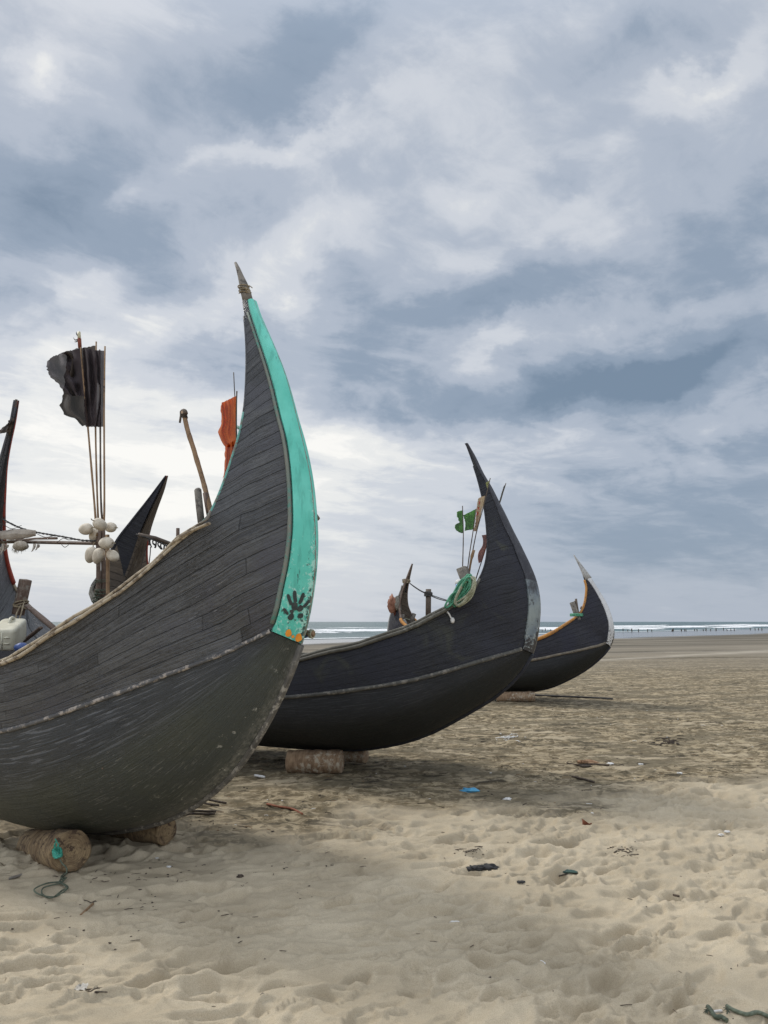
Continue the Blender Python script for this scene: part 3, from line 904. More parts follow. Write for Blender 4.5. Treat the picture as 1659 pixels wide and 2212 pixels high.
def strip_patch(mb, spine, widths, off, rag=0.12):
    """flat finger-like patch: spine points (picture), half widths"""
    sp = catmull([np.array(p) for p in spine], 15); n = len(sp)
    ww = np.interp(np.linspace(0, 1, n), np.linspace(0, 1, len(widths)), widths)
    P = []
    for i in range(n):
        t = sp[min(i + 1, n - 1)] - sp[max(i - 1, 0)]; t = t / np.linalg.norm(t); nn = np.array([-t[1], t[0]])
        e = min(1.0, math.sqrt(max(0.03, 1 - (1 - min(i, n - 1 - i) / 2.5) ** 2)) if min(i, n - 1 - i) < 2.5 else 1.0)
        h = ww[i] * e
        row = []
        for q in np.linspace(-1, 1, 5):
            hh = h * (1 + rag * (random.random() - .5))
            w = on_board(*(sp[i] + nn * hh * q), off)
            row.append(w)
        P.append(row)
    if all(p is not None for r in P for p in r): mb.grid(P)


hm = MB()
for sp, ww in [([cH(640, 1080), cH(690, 1140), cH(745, 1215)], (4.2, 3.8, 3.6)),
               ([cH(738, 765), cH(765, 860), cH(795, 950), cH(822, 1010)], (3.8, 4.2, 4.2, 4.8)),
               ([cH(888, 690), cH(888, 800), cH(898, 900), cH(905, 960)], (4.2, 4.6, 4.6, 4.6)),
               ([cH(1075, 740), cH(1045, 840), cH(1010, 930), cH(975, 985)], (4.0, 4.4, 4.4, 4.0)),
               ([cH(1190, 905), cH(1150, 970), cH(1110, 1015), cH(1070, 1055)], (3.4, 3.6, 3.8, 3.8)),
               ([cH(815, 1042), cH(880, 1038), cH(945, 1050)], (9.5, 10.5, 8.5)),
               ([cH(955, 1050), cH(1000, 1085), cH(1035, 1130)], (8.0, 9.0, 6.5)),
               ([cH(760, 1225), cH(805, 1260), cH(860, 1290)], (7.0, 9.5, 5.5)),
               ([cH(815, 1110), cH(820, 1150), cH(800, 1180)], (5, 5, 4)),
               ([cH(1000, 1190), cH(1010, 1230), cH(965, 1275)], (5, 7, 4))]:
    strip_patch(hm, sp, [q * 0.86 for q in ww], 0.005)
hm.build('handprint', BLACKPAINT, b1['boards'][0])
dm = MB()
for (x, y), rx, ry in ((cH(752, 1612), 6.5, 8.5), (cH(968, 1712), 7.0, 9.5), (cH(845, 1690), 3.2, 3.4)):
    P = []
    for a in np.linspace(0, 1, 6):
        P.append([on_board(x + rx * a * math.cos(t) * (1 + .1 * math.sin(3 * t)), y + ry * a * math.sin(t) * (1 + .12 * math.cos(2 * t + 1)), 0.006) for t in np.linspace(0, 2 * math.pi, 21)])
    if all(p is not None for r in P for p in r): dm.grid(P)
dm.build('paint_dots', ORANGEPAINT, b1['boards'][0])

# ---- second boat
B2 = Boat(680, 1620, 8.75, 26)
L = B2.L
Rc = [L(*p, 0) for p in [(1005.5, 957), (1022, 985.5), (1038, 1020), (1056, 1051.7), (1072, 1081), (1091, 1115), (1109, 1152), (1128, 1189), (1143.7, 1221), (1157, 1255), (1163.6, 1284.5), (1165.7, 1311), (1164, 1345), (1159.6, 1377), (1150, 1412)]]
k1 = len(Rc) - 1
Rc += [L(*p, 0) for p in [(1132, 1444), (1104, 1476), (1064.5, 1508), (1025, 1531.6), (977, 1559), (929.5, 1583), (882, 1600), (826, 1612), (771, 1618)]] + [np.array((0, 0, .175)), np.array((-.4, 0, .17))]
k2 = len(Rc) - 1
st2 = [L(*p, 0) for p in [(262, 1281), (283, 1220), (305, 1153), (326, 1102), (347, 1056), (358.5, 1028)]]
Rc += [np.array(p) for p in [(-1.1, 0, .19), (-1.9, 0, .40), (-2.7, 0, .80), (-3.15, 0, 1.3)]]
k3 = len(Rc) - 1
Rc += st2
RK = [0, k1, k2, k3, len(Rc) - 1]
Ec = [L(*p) for p in [(1005.2, 957.5, .006), (1020, 986, .02), (1035, 1020, .04), (1052, 1050, .055), (1068, 1088, .07), (1085.5, 1133.7, .09), (1104, 1170.7, .10), (1117, 1205, .11), (1130, 1237, .12), (1137, 1268.6, .13), (1140.5, 1303, .135), (1138.4, 1337, .14), (1133, 1372, .145), (1127, 1402, .15)]]
k1 = len(Ec) - 1
Ec += [L(*p) for p in [(1084, 1414.6, .30), (1025, 1432, .46), (965, 1450, .59), (906, 1466, .69), (846, 1478, .78), (767, 1490, .86), (687.5, 1500, .90), (616, 1506, .92)]] + [np.array((-.4, .92, .82))]
k2 = len(Ec) - 1
Ec += [np.array(p) for p in [(-1.2, .86, .85), (-2.0, .66, 1.0), (-2.7, .36, 1.2), (-3.08, .14, 1.45)]]
k3 = len(Ec) - 1
Ec += [np.array([p[0] + .09 * (1 - k / 5), .13 * (1 - k / 5.3) + .006, p[2]]) for k, p in enumerate(st2)]
EK = [0, k1, k2, k3, len(Ec) - 1]
Gc = [L(*p) for p in [(1004.5, 957.5, .006), (1015, 985.5, .02), (1028, 1022.6, .045), (1037.5, 1057, .08), (1046, 1097, .13), (1051, 1139, .19), (1053, 1171, .25), (1050.6, 1205, .31), (1044.5, 1229, .36), (1034, 1252.7, .42), (1022, 1274, .46), (1006, 1288, .50), (979.7, 1303, .55), (963.8, 1313.6, .58)]]
k1 = len(Gc) - 1
Gc += [L(*p) for p in [(926.8, 1332, .64), (887, 1353, .71), (847, 1366.5, .77), (807.7, 1379.7, .82), (768, 1393, .86), (707, 1404.7, .89), (640, 1422.5, .91)]] + [np.array((-.6, .91, 1.17))]
k2 = len(Gc) - 1
far2 = [L(*p) for p in [(345, 1285, -.62), (322, 1240, -.42), (317, 1205, -.34), (318, 1172, -.27), (326, 1135, -.19), (340, 1084, -.09), (360, 1028, -.008)]]
Gc += [np.array((-1.5, .86, 1.27))] + [mir(p) for p in far2]
k3 = k2 + 2
GK = [0, k1, k2, k3, len(Gc) - 1]
ib = 30
b2 = make_boat(B2, 'fishing_boat', 'blue black boat in the middle with a green rope coil on its bow', Rc, RK, Ec, EK, Gc, GK,
               dict(top=TAR2, low=LOW2, stem=STEM2, keel=TAR2, rub=RUB2, rubr=.019, mould=None, sternpost=TAR2), tar_inner=INSIDE,
               board_range=[(0, ib, 'upper_stem', STEM2D), (ib, NS[0] - 1, 'stem_board', STEM2)])
root2 = b2['root']; W2 = B2.W; G2_ = b2['G']
for sg in (1, -1):
    fl = (lambda p: p) if sg == 1 else mir
    seq = G2_[n1 - 10:b2['n3'] + 6]
    MB().tube([W2(fl(p + np.array([0, .012, -.022]))) for p in seq][::2], [0.010 + .010 * min(1, k / 6) for k in range(len(seq[::2]))], 8).build('gunwale', RAIL2, root2)
    MB().tube([W2(fl(p + np.array([0, -.008, .010]))) for p in seq][::2], [0.010 + .010 * min(1, k / 6) for k in range(len(seq[::2]))], 8).build('gunwale', RAIL2, root2)
    MB().tube([W2(fl(p)) for p in G2_[6:n1 - 8]], .009, 6).build('sheer_trim', TAR2, root2)
    sr = [W2(fl(p)) for p in G2_[b2['n3'] + 2:]]
    MB().tube(sr, [.022 - .012 * k / len(sr) for k in range(len(sr))], 6).build('stern_rail', REDEDGE if sg == -1 else TAR2, root2)
for s_, dz in ((1.2, -.2), (0.2, -.2), (-.9, -.2), (-1.9, -.2)):
    p = at_s(G2_, s_, n1, b2['n3'] + 10)
    MB().box(W2((p[0], 0, p[2] + dz)), B2.u, B2.v, B2.k, .07, p[1] * .80 - .06, .025).build('thwart', BROWNWOOD, root2)
MB().box(B2.P(*c6(905, 1205), .38), B2.u * .9 + B2.k * .3, B2.v, B2.k * .9 - B2.u * .35, .05, .05, .13).build('cleat', GREYWOOD, root2)
# cross bar at the stern with hanging cord
cb = MB().tube([B2.P(*c2(1290, 488), .30), B2.P(*c2(1450, 520), 0.1), B2.P(*c2(1640, 590), -.35)], [.028, .03, .028], 8, jitter=.1).build('stern_bar', CANED, root2)
m = MB()
m.tube(catmull([B2.P(*c2(1268, 484), .33), B2.P(*c2(1420, 530), .15), B2.P(*c2(1600, 610), -.3)], 10), .012, 5)
m.tube(catmull([B2.P(*c2(1405, 600), .1), B2.P(*c2(1400, 680), .1), B2.P(*c2(1388, 770), .1)], 8), .007, 5)
for k in range(9):
    x = 1380 + 26 * k; y = 515 + 9.5 * k
    m.tube(catmull([B2.P(*c2(x, y), .1), B2.P(*c2(x + random.uniform(-15, 15), y + 25), .1), B2.P(*c2(x + random.uniform(-25, 20), y + random.uniform(45, 95)), .1)], 5), .012, 4, jitter=.5)
m.build('lashing', DARKROPE, cb)
# small white cord on the side
m = MB()
bv2 = bvh_of([c for c in root2.children if c.name.startswith('side_planking')][0])
pts = []
for x, y in ((750, 1470), (768, 1490), (780, 1515), (795, 1540)):
    h = bv2.ray_cast(Vector(CAM), Vector(ray(*c6(x, y))).normalized())
    if h[0]: pts.append(np.array(h[0]) + B2.v * .012)
if len(pts) > 2:
    m.tube(catmull(pts, 8), .009, 5)
    m.blob(pts[-1], (.022, .022, .03))
    m.build('cord_end', WHITEBIT, root2)

# ---- third boat
B3 = Boat(1100, 1495, 16.0, 25)
L = B3.L
Rc = [L(*p, 0) for p in [(1276, 1249), (1295, 1278.5), (1310, 1304.5), (1320, 1330.5), (1325.3, 1356), (1325.3, 1379), (1318, 1397)]]
k1 = len(Rc) - 1
Rc += [L(*p, 0) for p in [(1310, 1408), (1291, 1427), (1265, 1447), (1228, 1468), (1191, 1484), (1158, 1491.5), (1117, 1494.5), (1080, 1494.5)]] + [np.array((-.6, 0, .13))]
k2 = len(Rc) - 1
st3 = [L(*p, 0) for p in [(839, 1372), (840.5, 1345), (845, 1326), (863, 1283), (877, 1251), (889.5, 1218)]]
Rc += [np.array(p) for p in [(-1.2, 0, .18), (-1.8, 0, .42), (-2.4, 0, .80), (-2.72, 0, 1.15)]]
k3 = len(Rc) - 1
Rc += st3
RK = [0, k1, k2, k3, len(Rc) - 1]
Ec = [L(*p) for p in [(1264, 1246, .05), (1280, 1267.3, .065), (1297, 1297, .085), (1308, 1323, .10), (1314.5, 1349, .115), (1313, 1371.4, .125), (1308, 1389, .13)]]
k1 = len(Ec) - 1
Ec += [L(*p) for p in [(1280, 1397.4, .34), (1250.5, 1405, .50), (1206, 1414, .68), (1154, 1425, .80)]] + [np.array(p) for p in [(0, .86, .78), (-.6, .86, .76)]]
k2 = len(Ec) - 1
Ec += [np.array(p) for p in [(-1.2, .78, .82), (-1.8, .58, .95), (-2.35, .32, 1.1), (-2.64, .13, 1.25)]]
k3 = len(Ec) - 1
Ec += [np.array([p[0] + .09 * (1 - k / 5), .12 * (1 - k / 5.3) + .006, p[2]]) for k, p in enumerate(st3)]
EK = [0, k1, k2, k3, len(Ec) - 1]
Gc = [L(*p) for p in [(1260.5, 1247, .055), (1266, 1267, .10), (1265.4, 1286, .16), (1261, 1308, .25), (1252.4, 1325, .33), (1243, 1334, .40)]]
k1 = len(Gc) - 1
Gc += [L(*p) for p in [(1221, 1349, .54), (1191, 1367.7, .68), (1161, 1380.7, .77)]] + [np.array(p) for p in [(0.2, .85, 1.10), (-.6, .87, 1.05)]]
k2 = len(Gc) - 1
far3 = [L(*p) for p in [(899, 1342, -.42), (891, 1332, -.34), (881, 1310, -.24), (879, 1283, -.15), (883, 1255, -.08), (891, 1218, -.012)]]
Gc += [np.array((-1.4, .80, 1.2))] + [mir(p) for p in far3]
k3 = k2 + 2
GK = [0, k1, k2, k3, len(Gc) - 1]
b3 = make_boat(B3, 'fishing_boat', 'farthest dark boat with white stem and tip and an orange gunwale', Rc, RK, Ec, EK, Gc, GK,
               dict(top=TAR3, low=LOW2, stem=STEM3, keel=TAR3, rub=RUB3, rubr=.024, mould=None, sternpost=WHITEWOOD), tar_inner=INSIDE)
root3 = b3['root']; W3 = B3.W; G3_ = b3['G']
MB().tube([B3.P(*p, 0) for p in [(1270, 1251), (1263.5, 1238), (1254, 1222), (1246, 1209), (1239.3, 1198.6)]], [.085, .062, .036, .022, .010], 10, flat=.7).build('prow_tip', WHITEWOOD, root3)
for sg in (1, -1):
    fl = (lambda p: p) if sg == 1 else mir
    seq = G3_[n1 - 2:b3['n3'] + 4]
    MB().tube([W3(fl(p + np.array([0, .01, 0]))) for p in seq][::2], [0.024 + .012 * min(1, k / 6) for k in range(len(seq[::2]))], 8, jitter=.08).build('gunwale', ORANGE, root3)
    MB().tube([W3(fl(p)) for p in G3_[3:n1 - 2]], .024, 6).build('sheer_trim', ORANGE, root3)
    sr = [W3(fl(p)) for p in G3_[b3['n3'] + 2:]]
    MB().tube(sr, [.03 - .016 * k / len(sr) for k in range(len(sr))], 6).build('stern_rail', BROWNWOOD, root3)
for s_, dz in ((.7, -.2), (-.5, -.2), (-1.5, -.2)):
    p = at_s(G3_, s_, n1, b3['n3'] + 10)
    MB().box(W3((p[0], 0, p[2] + dz)), B3.u, B3.v, B3.k, .07, p[1] * .80 - .06, .025).build('thwart', BROWNWOOD, root3)
MB().tube([B3.P(*c8(590, 440), .12), B3.P(*c8(570, 430), .12)], .03, 6).build('peg', BROWNWOOD, root3)
MB().box(B3.P(*c8(540, 452), .33), B3.u * .95 + B3.k * .3, B3.v, B3.k * .95 - B3.u * .3, .05, .05, .19).build('cleat', GREYWOOD, root3)
MB().tube([B3.P(*c8(555, 475), .3), B3.P(*c8(548, 425), .3), B3.P(*c8(543, 380), .3)], [.03, .027, .022], 6).build('stick', CANED, root3)
MB().tube([B3.P(*c8(526, 414), .3), B3.P(*c8(535, 400), .3), B3.P(*c8(544, 392), .3)], [.012, .022, .02], 6).build('stick', CANED, root3)
m = MB()
for k in range(4):
    c = B3.P(*c8(546, 470 + 3 * k), .33)
    m.tube([c + B3.u * .12 * math.cos(a) + B3.v * .08 * math.sin(a) for a in np.linspace(0, 2 * math.pi, 13)], .016, 5)
m.build('lashing', GREENROPE, root3)
# sticks and struts inside the stern of the third boat
for pts, r_, mt in (([(350, 880), (362, 800), (378, 742)], .045, GREYWOOD), ([(462, 850), (480, 790), (500, 735)], .05, GREYWOOD), ([(330, 905), (352, 830), (378, 795)], .012, PALEROPE), ([(400, 785), (440, 800), (480, 812)], .010, PALEROPE), ([(380, 800), (400, 840), (415, 870)], .05, WHITEWOOD)):
    MB().tube([B3.P(*cL(*p), -.05) for p in pts], r_, 7, jitter=.1).build('strut' if r_ > .02 else 'lashing', mt, root3)
m = MB()
for k in range(4):
    c = B3.P(*cL(412 + 2 * k, 372 + 7 * k), 0)
    m.tube([c + B3.u * .085 * math.cos(a) + B3.v * .08 * math.sin(a) + B3.k * .02 * math.sin(a + k) for a in np.linspace(0, 2 * math.pi, 13)], .012, 5)
m.tube([B3.P(*cL(380, 385), .08), B3.P(*cL(412, 380), .08)], .01, 5)
m.build('lashing', TWINE, root3)

# ------------------------------------------------------------------ sand
def build_ground():
    fine = np.linspace(R(-40), R(40), 760)
    coarse = np.linspace(R(40), R(320), 72)[1:-1]
    ang = np.concatenate([fine, coarse])
    rad = np.concatenate([np.linspace(0.25, 2.1, 14)[:-1], np.exp(np.linspace(math.log(2.1), math.log(14), 820)), np.exp(np.linspace(math.log(14), math.log(60), 260))[1:], np.exp(np.linspace(math.log(60), math.log(9000), 80))[1:]])
    na, nr = len(ang), len(rad)
    A, RR = np.meshgrid(ang, rad)
    X = RR * np.sin(A); Y = RR * np.cos(A)
    Z = height(X, Y)
    # old footprints and scuffs, softened by the wind: a steep wall toward the light, a gentle rise away from it
    nf = len(fine); da = fine[1] - fine[0]
    rs = np.random.default_rng(5)
    sx, sy = math.sin(SUN_AZ * .45), math.cos(SUN_AZ * .45)
    lr0, lr1 = math.log(2.1), math.log(14); nrow = 820; r0 = 13
    N = 7000
    ux = rs.uniform(-4.6, 6.4, N); uy = rs.uniform(2.2, 10.0, N)
    keep = (rough_zone(ux, uy) < .55) & (np.abs(np.arctan2(ux, uy)) < R(38)) & (rs.uniform(0, 1, N) < (.45 + .9 * np.clip(.5 + 1.2 * perlin(ux * .8, uy * .8, 71), 0, 1)))
    cal = calm_at(ux, uy)
    for x0, y0, cm in zip(ux[keep], uy[keep], cal[keep]):
        if rs.uniform() > cm * 1.25: continue
        big = rs.uniform() ** 4.5
        lb = rs.uniform(.050, .105) + .12 * big; A_ = lb * rs.uniform(.17, .28); la = lb * rs.uniform(.34, .60)
        th = rs.normal(0.1, .26); ca, sa = math.cos(th), math.sin(th)
        rr0 = math.hypot(x0, y0); a0 = math.atan2(x0, y0); m_ = max(lb, la) * 1.6
        i0 = int((math.log(max(2.11, rr0 - m_)) - lr0) / (lr1 - lr0) * (nrow - 1)) + r0; i1 = int((math.log(rr0 + m_) - lr0) / (lr1 - lr0) * (nrow - 1)) + r0 + 2
        j0 = max(0, int((a0 - m_ / rr0 - fine[0]) / da)); j1 = min(nf, int((a0 + m_ / rr0 - fine[0]) / da) + 2)
        if i1 <= i0 or j1 <= j0: continue
        xx = X[i0:i1, j0:j1] - x0; yy = Y[i0:i1, j0:j1] - y0
        pa_ = xx * sx + yy * sy; pb_ = xx * sy - yy * sx
        qa, qb = (pa_ * ca + pb_ * sa) / la, (pb_ * ca - pa_ * sa) / lb
        an = np.arctan2(qa, qb); k1, k2, k3 = rs.uniform(0, 6.28, 3)
        rho = np.hypot(qa, qb) / (1 + .16 * np.sin(2 * an + k1) + .12 * np.sin(3 * an + k2) + .03 * np.sin(5 * an + k3))
        wall = 1 - sstep(.70, 1.08, rho); soft = np.exp(-(rho / 1.0) ** 2 * 1.3)
        t_ = np.clip(.5 + .5 * qa, 0, 1)
        dep = A_ * (wall * t_ ** 1.3 + soft * (1 - t_) * .45)
        rim = .30 * A_ * np.exp(-((rho - 1.14) / .20) ** 2) * (.35 + .65 * t_)
        Z[i0:i1, j0:j1] += rim - dep
    GRID.update(a=fine, r=rad, z=Z[:, :nf])
    V = np.stack([X, Y, Z], -1).reshape(-1, 3)
    V = np.vstack([V, [[0, 0, float(Z[0].mean())]]])
    i = np.arange(nr - 1)[:, None]; j = np.arange(na)[None, :]; j2 = (j + 1) % na
    F_ = np.stack([i * na + j, i * na + j2, (i + 1) * na + j2, (i + 1) * na + j], -1).reshape(-1, 4)[:, ::-1]
    me = bpy.data.meshes.new('sand')
    me.vertices.add(len(V)); me.vertices.foreach_set('co', V.astype(np.float32).ravel())
    tri = np.stack([np.full(na, len(V) - 1), (np.arange(na) + 1) % na, np.arange(na)], -1)[:, ::-1]
    nl = F_.size + tri.size
    me.loops.add(nl); me.loops.foreach_set('vertex_index', np.concatenate([F_.ravel(), tri.ravel()]).astype(np.int32))
    npol = len(F_) + len(tri)
    me.polygons.add(npol)
    st = np.concatenate([np.arange(len(F_)) * 4, F_.size + np.arange(len(tri)) * 3]).astype(np.int32)
    me.polygons.foreach_set('loop_start', st)
    me.polygons.foreach_set('use_smooth', np.ones(npol, bool))
    me.update(calc_edges=True); me.validate()
    rz = rough_zone(V[:, 0], V[:, 1]); wz = wet_zone(V[:, 0], V[:, 1])
    rr = np.hypot(V[:, 0], V[:, 1])
    far = sstep(20, 45, rr + 5 * perlin(V[:, 0] * .05, V[:, 1] * .1, 7))
    ex, ey = V[:, 0] - 4.0, V[:, 1] - 29.2
    dl = (-ex * .60 + ey * .80) + .35 * perlin(V[:, 0] * .25, V[:, 1] * .25, 17) - .012 * (ex * .8 + ey * .6 - 10) ** 2 * .15
    line = np.exp(-(dl / (.28 + .012 * rr)) ** 2) * sstep(6, 11, V[:, 0]) * (0.55 + .45 * np.clip(.5 + perlin(V[:, 0] * .8, V[:, 1] * .8, 18), 0, 1))
    cc_ = shore(V[:, 0], V[:, 1]) + 4 * perlin(V[:, 0] * .03, V[:, 1] * .08, 25) + 17 * sstep(0, 25, V[:, 0])
    damp = sstep(-48, -30, cc_) * (1 - sstep(-21, -17, cc_))
    cb_ = me.color_attributes.new('damp', 'FLOAT_COLOR', 'POINT')
    cb_.data.foreach_set('color', np.stack([damp, damp, damp, np.ones(len(V))], -1).astype(np.float32).ravel())
    ca = me.color_attributes.new('zones', 'FLOAT_COLOR', 'POINT')
    ca.data.foreach_set('color', np.stack([rz, wz, far, line], -1).astype(np.float32).ravel())
    ob = bpy.data.objects.new('sand', me); COL.objects.link(ob)
    m, t, p, _ = new_mat('beach sand')
    me.materials.append(m)
    at = t.add('ShaderNodeAttribute', attribute_name='zones')
    sp = t.add('ShaderNodeSeparateColor'); t.link(at.outputs['Color'], sp.inputs[0])
    rz, wz, fz = sp.outputs[0], sp.outputs[1], sp.outputs[2]
    ob_ = coords(t, 'Object')
    g1 = t.noise(ob_, 1.6, 4, 0.6); g2 = t.noise(ob_, 240, 3, 0.75); g3 = t.noise(ob_, 11, 5, 0.7)
    dry = t.mix(t.mrange(g1, 0.32, 0.7), (0.425, 0.355, 0.248), (0.55, 0.465, 0.332))
    dry = t.mix(t.mrange(g2, 0.36, 0.70, 0, 0.55), dry, (0.26, 0.21, 0.145))
    dry = t.mix(t.mrange(g3, 0.58, 0.8, 0, 0.35), dry, (0.25, 0.20, 0.14))
    # trampled damp sand
    r1 = t.noise(t.mapping(ob_, (1, 1.3, 1)), 6, 6, 0.72, 0.7)
    r2 = t.noise(t.mapping(ob_, (0.8, 1.6, 1)), 1.0, 5, 0.7)
    r3 = t.noise(t.mapping(ob_, (1.0, 1.2, 1), (3, 7, 0)), 8.5, 6, 0.70, 0.5)
    rough = t.mix(t.mrange(r1, 0.42, 0.58), (0.145, 0.112, 0.066), (0.36, 0.292, 0.188))
    rough = t.mix(t.mrange(r2, 0.44, 0.60, 0, 0.75), rough, (0.135, 0.113, 0.074))
    vz = t.mrange(t.noise(t.mapping(ob_, (0.22, 0.75, 1), (5, 1, 0)), 1.0, 4, 0.6), 0.40, 0.62, 0.12, 1.0)
    rough = t.mix(t.math('MULTIPLY', t.mrange(r3, 0.52, 0.585, 0, 0.92), vz), rough, (0.060, 0.049, 0.031))
    cr = t.noise(t.mapping(ob_, (0.45, 1.3, 1), (1, 2, 0)), 2.6, 6, 0.70, 0.6)
    rough = t.mix(t.mrange(cr, 0.56, 0.62, 0, 0.85), rough, (0.060, 0.050, 0.033))
    r4 = t.noise(t.mapping(ob_, (0.5, 1.3, 1), (9, 4, 0)), 2.4, 6, 0.72, 0.4)
    rough = t.mix(t.mrange(r4, 0.56, 0.62, 0, 0.7), rough, (0.46, 0.38, 0.26))
    col = t.mix(rz, dry, rough)
    # smooth damp sand further out
    f1 = t.noise(t.mapping(ob_, (0.06, 0.4, 1)), 1.4, 5, 0.62)
    f2 = t.noise(t.mapping(ob_, (0.02, 0.12, 1), (2, 0, 0)), 1.8, 5, 0.65)
    far_ = t.mix(t.mrange(f1, 0.36, 0.66), (0.185, 0.158, 0.116), (0.25, 0.215, 0.163))
    far_ = t.mix(t.mrange(f2, 0.53, 0.60, 0, 0.8), far_, (0.070, 0.062, 0.047))
    f3 = t.noise(t.mapping(ob_, (0.03, 0.30, 1), (7, 3, 0)), 1.5, 5, 0.7)
    far_ = t.mix(t.mrange(f3, 0.58, 0.63, 0, 0.6), far_, (0.33, 0.29, 0.225))
    ad = t.add('ShaderNodeAttribute', attribute_name='damp')
    dn = t.noise(t.mapping(ob_, (0.02, 0.22, 1), (4, 9, 0), (0, 0, R(-12))), 1.4, 5, 0.68)
    far_ = t.mix(t.math('MULTIPLY', ad.outputs['Fac'], t.mrange(dn, 0.42, 0.56, 0.1, 0.9)), far_, (0.075, 0.067, 0.052))
    col = t.mix(fz, col, far_)
    col = t.mix(t.math('MULTIPLY', at.outputs['Alpha'], 0.85), col, (0.38, 0.335, 0.265))
    col = t.mix(t.math('MULTIPLY', wz, 0.8), col, (0.13, 0.125, 0.115))
    t.link(col, p.inputs['Base Color'])
    t.link(t.mrange(wz, 0.35, 0.95, 0.92, 0.14), p.inputs['Roughness'])
    t.link(t.mrange(wz, 0.2, 0.8, 0.15, 0.5), p.inputs['Specular IOR Level'])
    h = t.math('ADD', t.math('MULTIPLY', g2, 0.12), t.math('MULTIPLY', t.noise(ob_, 60, 4, 0.7), 0.18))
    h = t.math('ADD', h, t.math('MULTIPLY', t.math('MULTIPLY', r1, rz), 1.1))
    h = t.math('ADD', h, t.math('MULTIPLY', t.math('MULTIPLY', r3, rz), 0.45))
    h = t.math('MULTIPLY', h, t.math('SUBTRACT', 1.0, wz))
    t.link(t.bump(h, 0.75, 0.022), p.inputs['Normal'])
    tag(ob, kind='structure')
    return ob


build_ground()


# ------------------------------------------------------------------ sea
def build_sea():
    # strips parallel to the water's edge; c = metres past the edge, a = metres along it
    c = np.concatenate([np.linspace(-3, 100, 420), np.exp(np.linspace(math.log(100), math.log(40000), 120))[1:]])
    a = np.concatenate([-np.exp(np.linspace(math.log(40000), math.log(160), 40)), np.linspace(-150, 420, 260), np.exp(np.linspace(math.log(430), math.log(40000), 40))])
    nx, ny = np.array([-1.07, 1.0]) / 1.465
    tx, ty = np.array([1.0, 1.07]) / 1.465
    C, A = np.meshgrid(c, a, indexing='ij')
    X = nx * C + tx * A; Y = 108 + ny * C + ty * A
    amp = sstep(-2, 30, C) * (1 - sstep(90, 300, C))
    ph = C / 16.0 + 0.35 * perlin(A / 60, C / 60, 5) + A * 0.002
    fr = ph - np.floor(ph)
    crest = np.exp(-((fr - 0.3) / 0.10) ** 2) + 0.5 * np.exp(-((fr - 0.42) / 0.16) ** 2)
    seg = np.clip(0.5 + 1.3 * perlin(A / 45 + np.floor(ph) * 9.7, np.floor(ph) * 3.1, 6), 0, 1)
    Z = -0.60 + amp * (0.34 * crest * seg - 0.06) + amp * 0.05 * fbm(X / 5, Y / 5, 8, 3)
    foam = amp * seg * np.exp(-((fr - 0.26) / 0.13) ** 2)
    foam = np.maximum(foam, 0.8 * np.exp(-((C - 1.5 + 2.0 * perlin(A / 15, A * 0 + 2.0, 3)) / 1.6) ** 2))
    far_break = np.exp(-((C - 72 - 10 * perlin(A / 90, A * 0 + 1.0, 13)) / 5.0) ** 2) * sstep(-10, 60, A)
    foam = np.maximum(foam, 1.2 * far_break)
    V = np.stack([X, Y, Z + 0.25 * far_break], -1).reshape(-1, 3)
    n, m_ = C.shape
    i = np.arange(n - 1)[:, None]; j = np.arange(m_ - 1)[None, :]
    F_ = np.stack([i * m_ + j, i * m_ + j + 1, (i + 1) * m_ + j + 1, (i + 1) * m_ + j], -1).reshape(-1, 4)[:, ::-1]
    me = bpy.data.meshes.new('sea')
    me.from_pydata(V.tolist(), [], F_.tolist())
    me.polygons.foreach_set('use_smooth', [True] * len(me.polygons))
    ca = me.color_attributes.new('foam', 'FLOAT_COLOR', 'POINT')
    f_ = foam.reshape(-1)
    ca.data.foreach_set('color', np.stack([f_, f_, f_, np.ones_like(f_)], -1).astype(np.float32).ravel())
    me.update()
    ob = bpy.data.objects.new('sea', me); COL.objects.link(ob)
    m, t, p, _ = new_mat('sea water'); me.materials.append(m)
    at = t.add('ShaderNodeAttribute', attribute_name='foam')
    ob_ = coords(t, 'Object')
    rot = t.mapping(ob_, (0.35, 1.0, 1), (0, 0, 0), (0, 0, R(-47)))
    n1_ = t.noise(rot, 0.16, 5, 0.62); n2 = t.noise(ob_, 0.9, 5, 0.7)
    fo = t.math('MULTIPLY', t.mrange(t.math('ADD', at.outputs['Fac'], t.math('MULTIPLY', t.math('SUBTRACT', n2, 0.5), 1.3)), 0.38, 0.62), 1.0)
    base = t.mix(t.mrange(n1_, 0.4, 0.62), (0.045, 0.085, 0.085), (0.095, 0.145, 0.14))
    col = t.mix(fo, base, (0.78, 0.78, 0.77))
    t.link(col, p.inputs['Base Color'])
    t.link(t.mrange(fo, 0, 1, 0.30, 0.9), p.inputs['Roughness'])
    p.inputs['IOR'].default_value = 1.33
    t.link(t.bump(t.math('ADD', n1_, t.math('MULTIPLY', n2, 0.35)), 0.9, 1.1), p.inputs['Normal'])
    tag(ob, kind='structure')


build_sea()


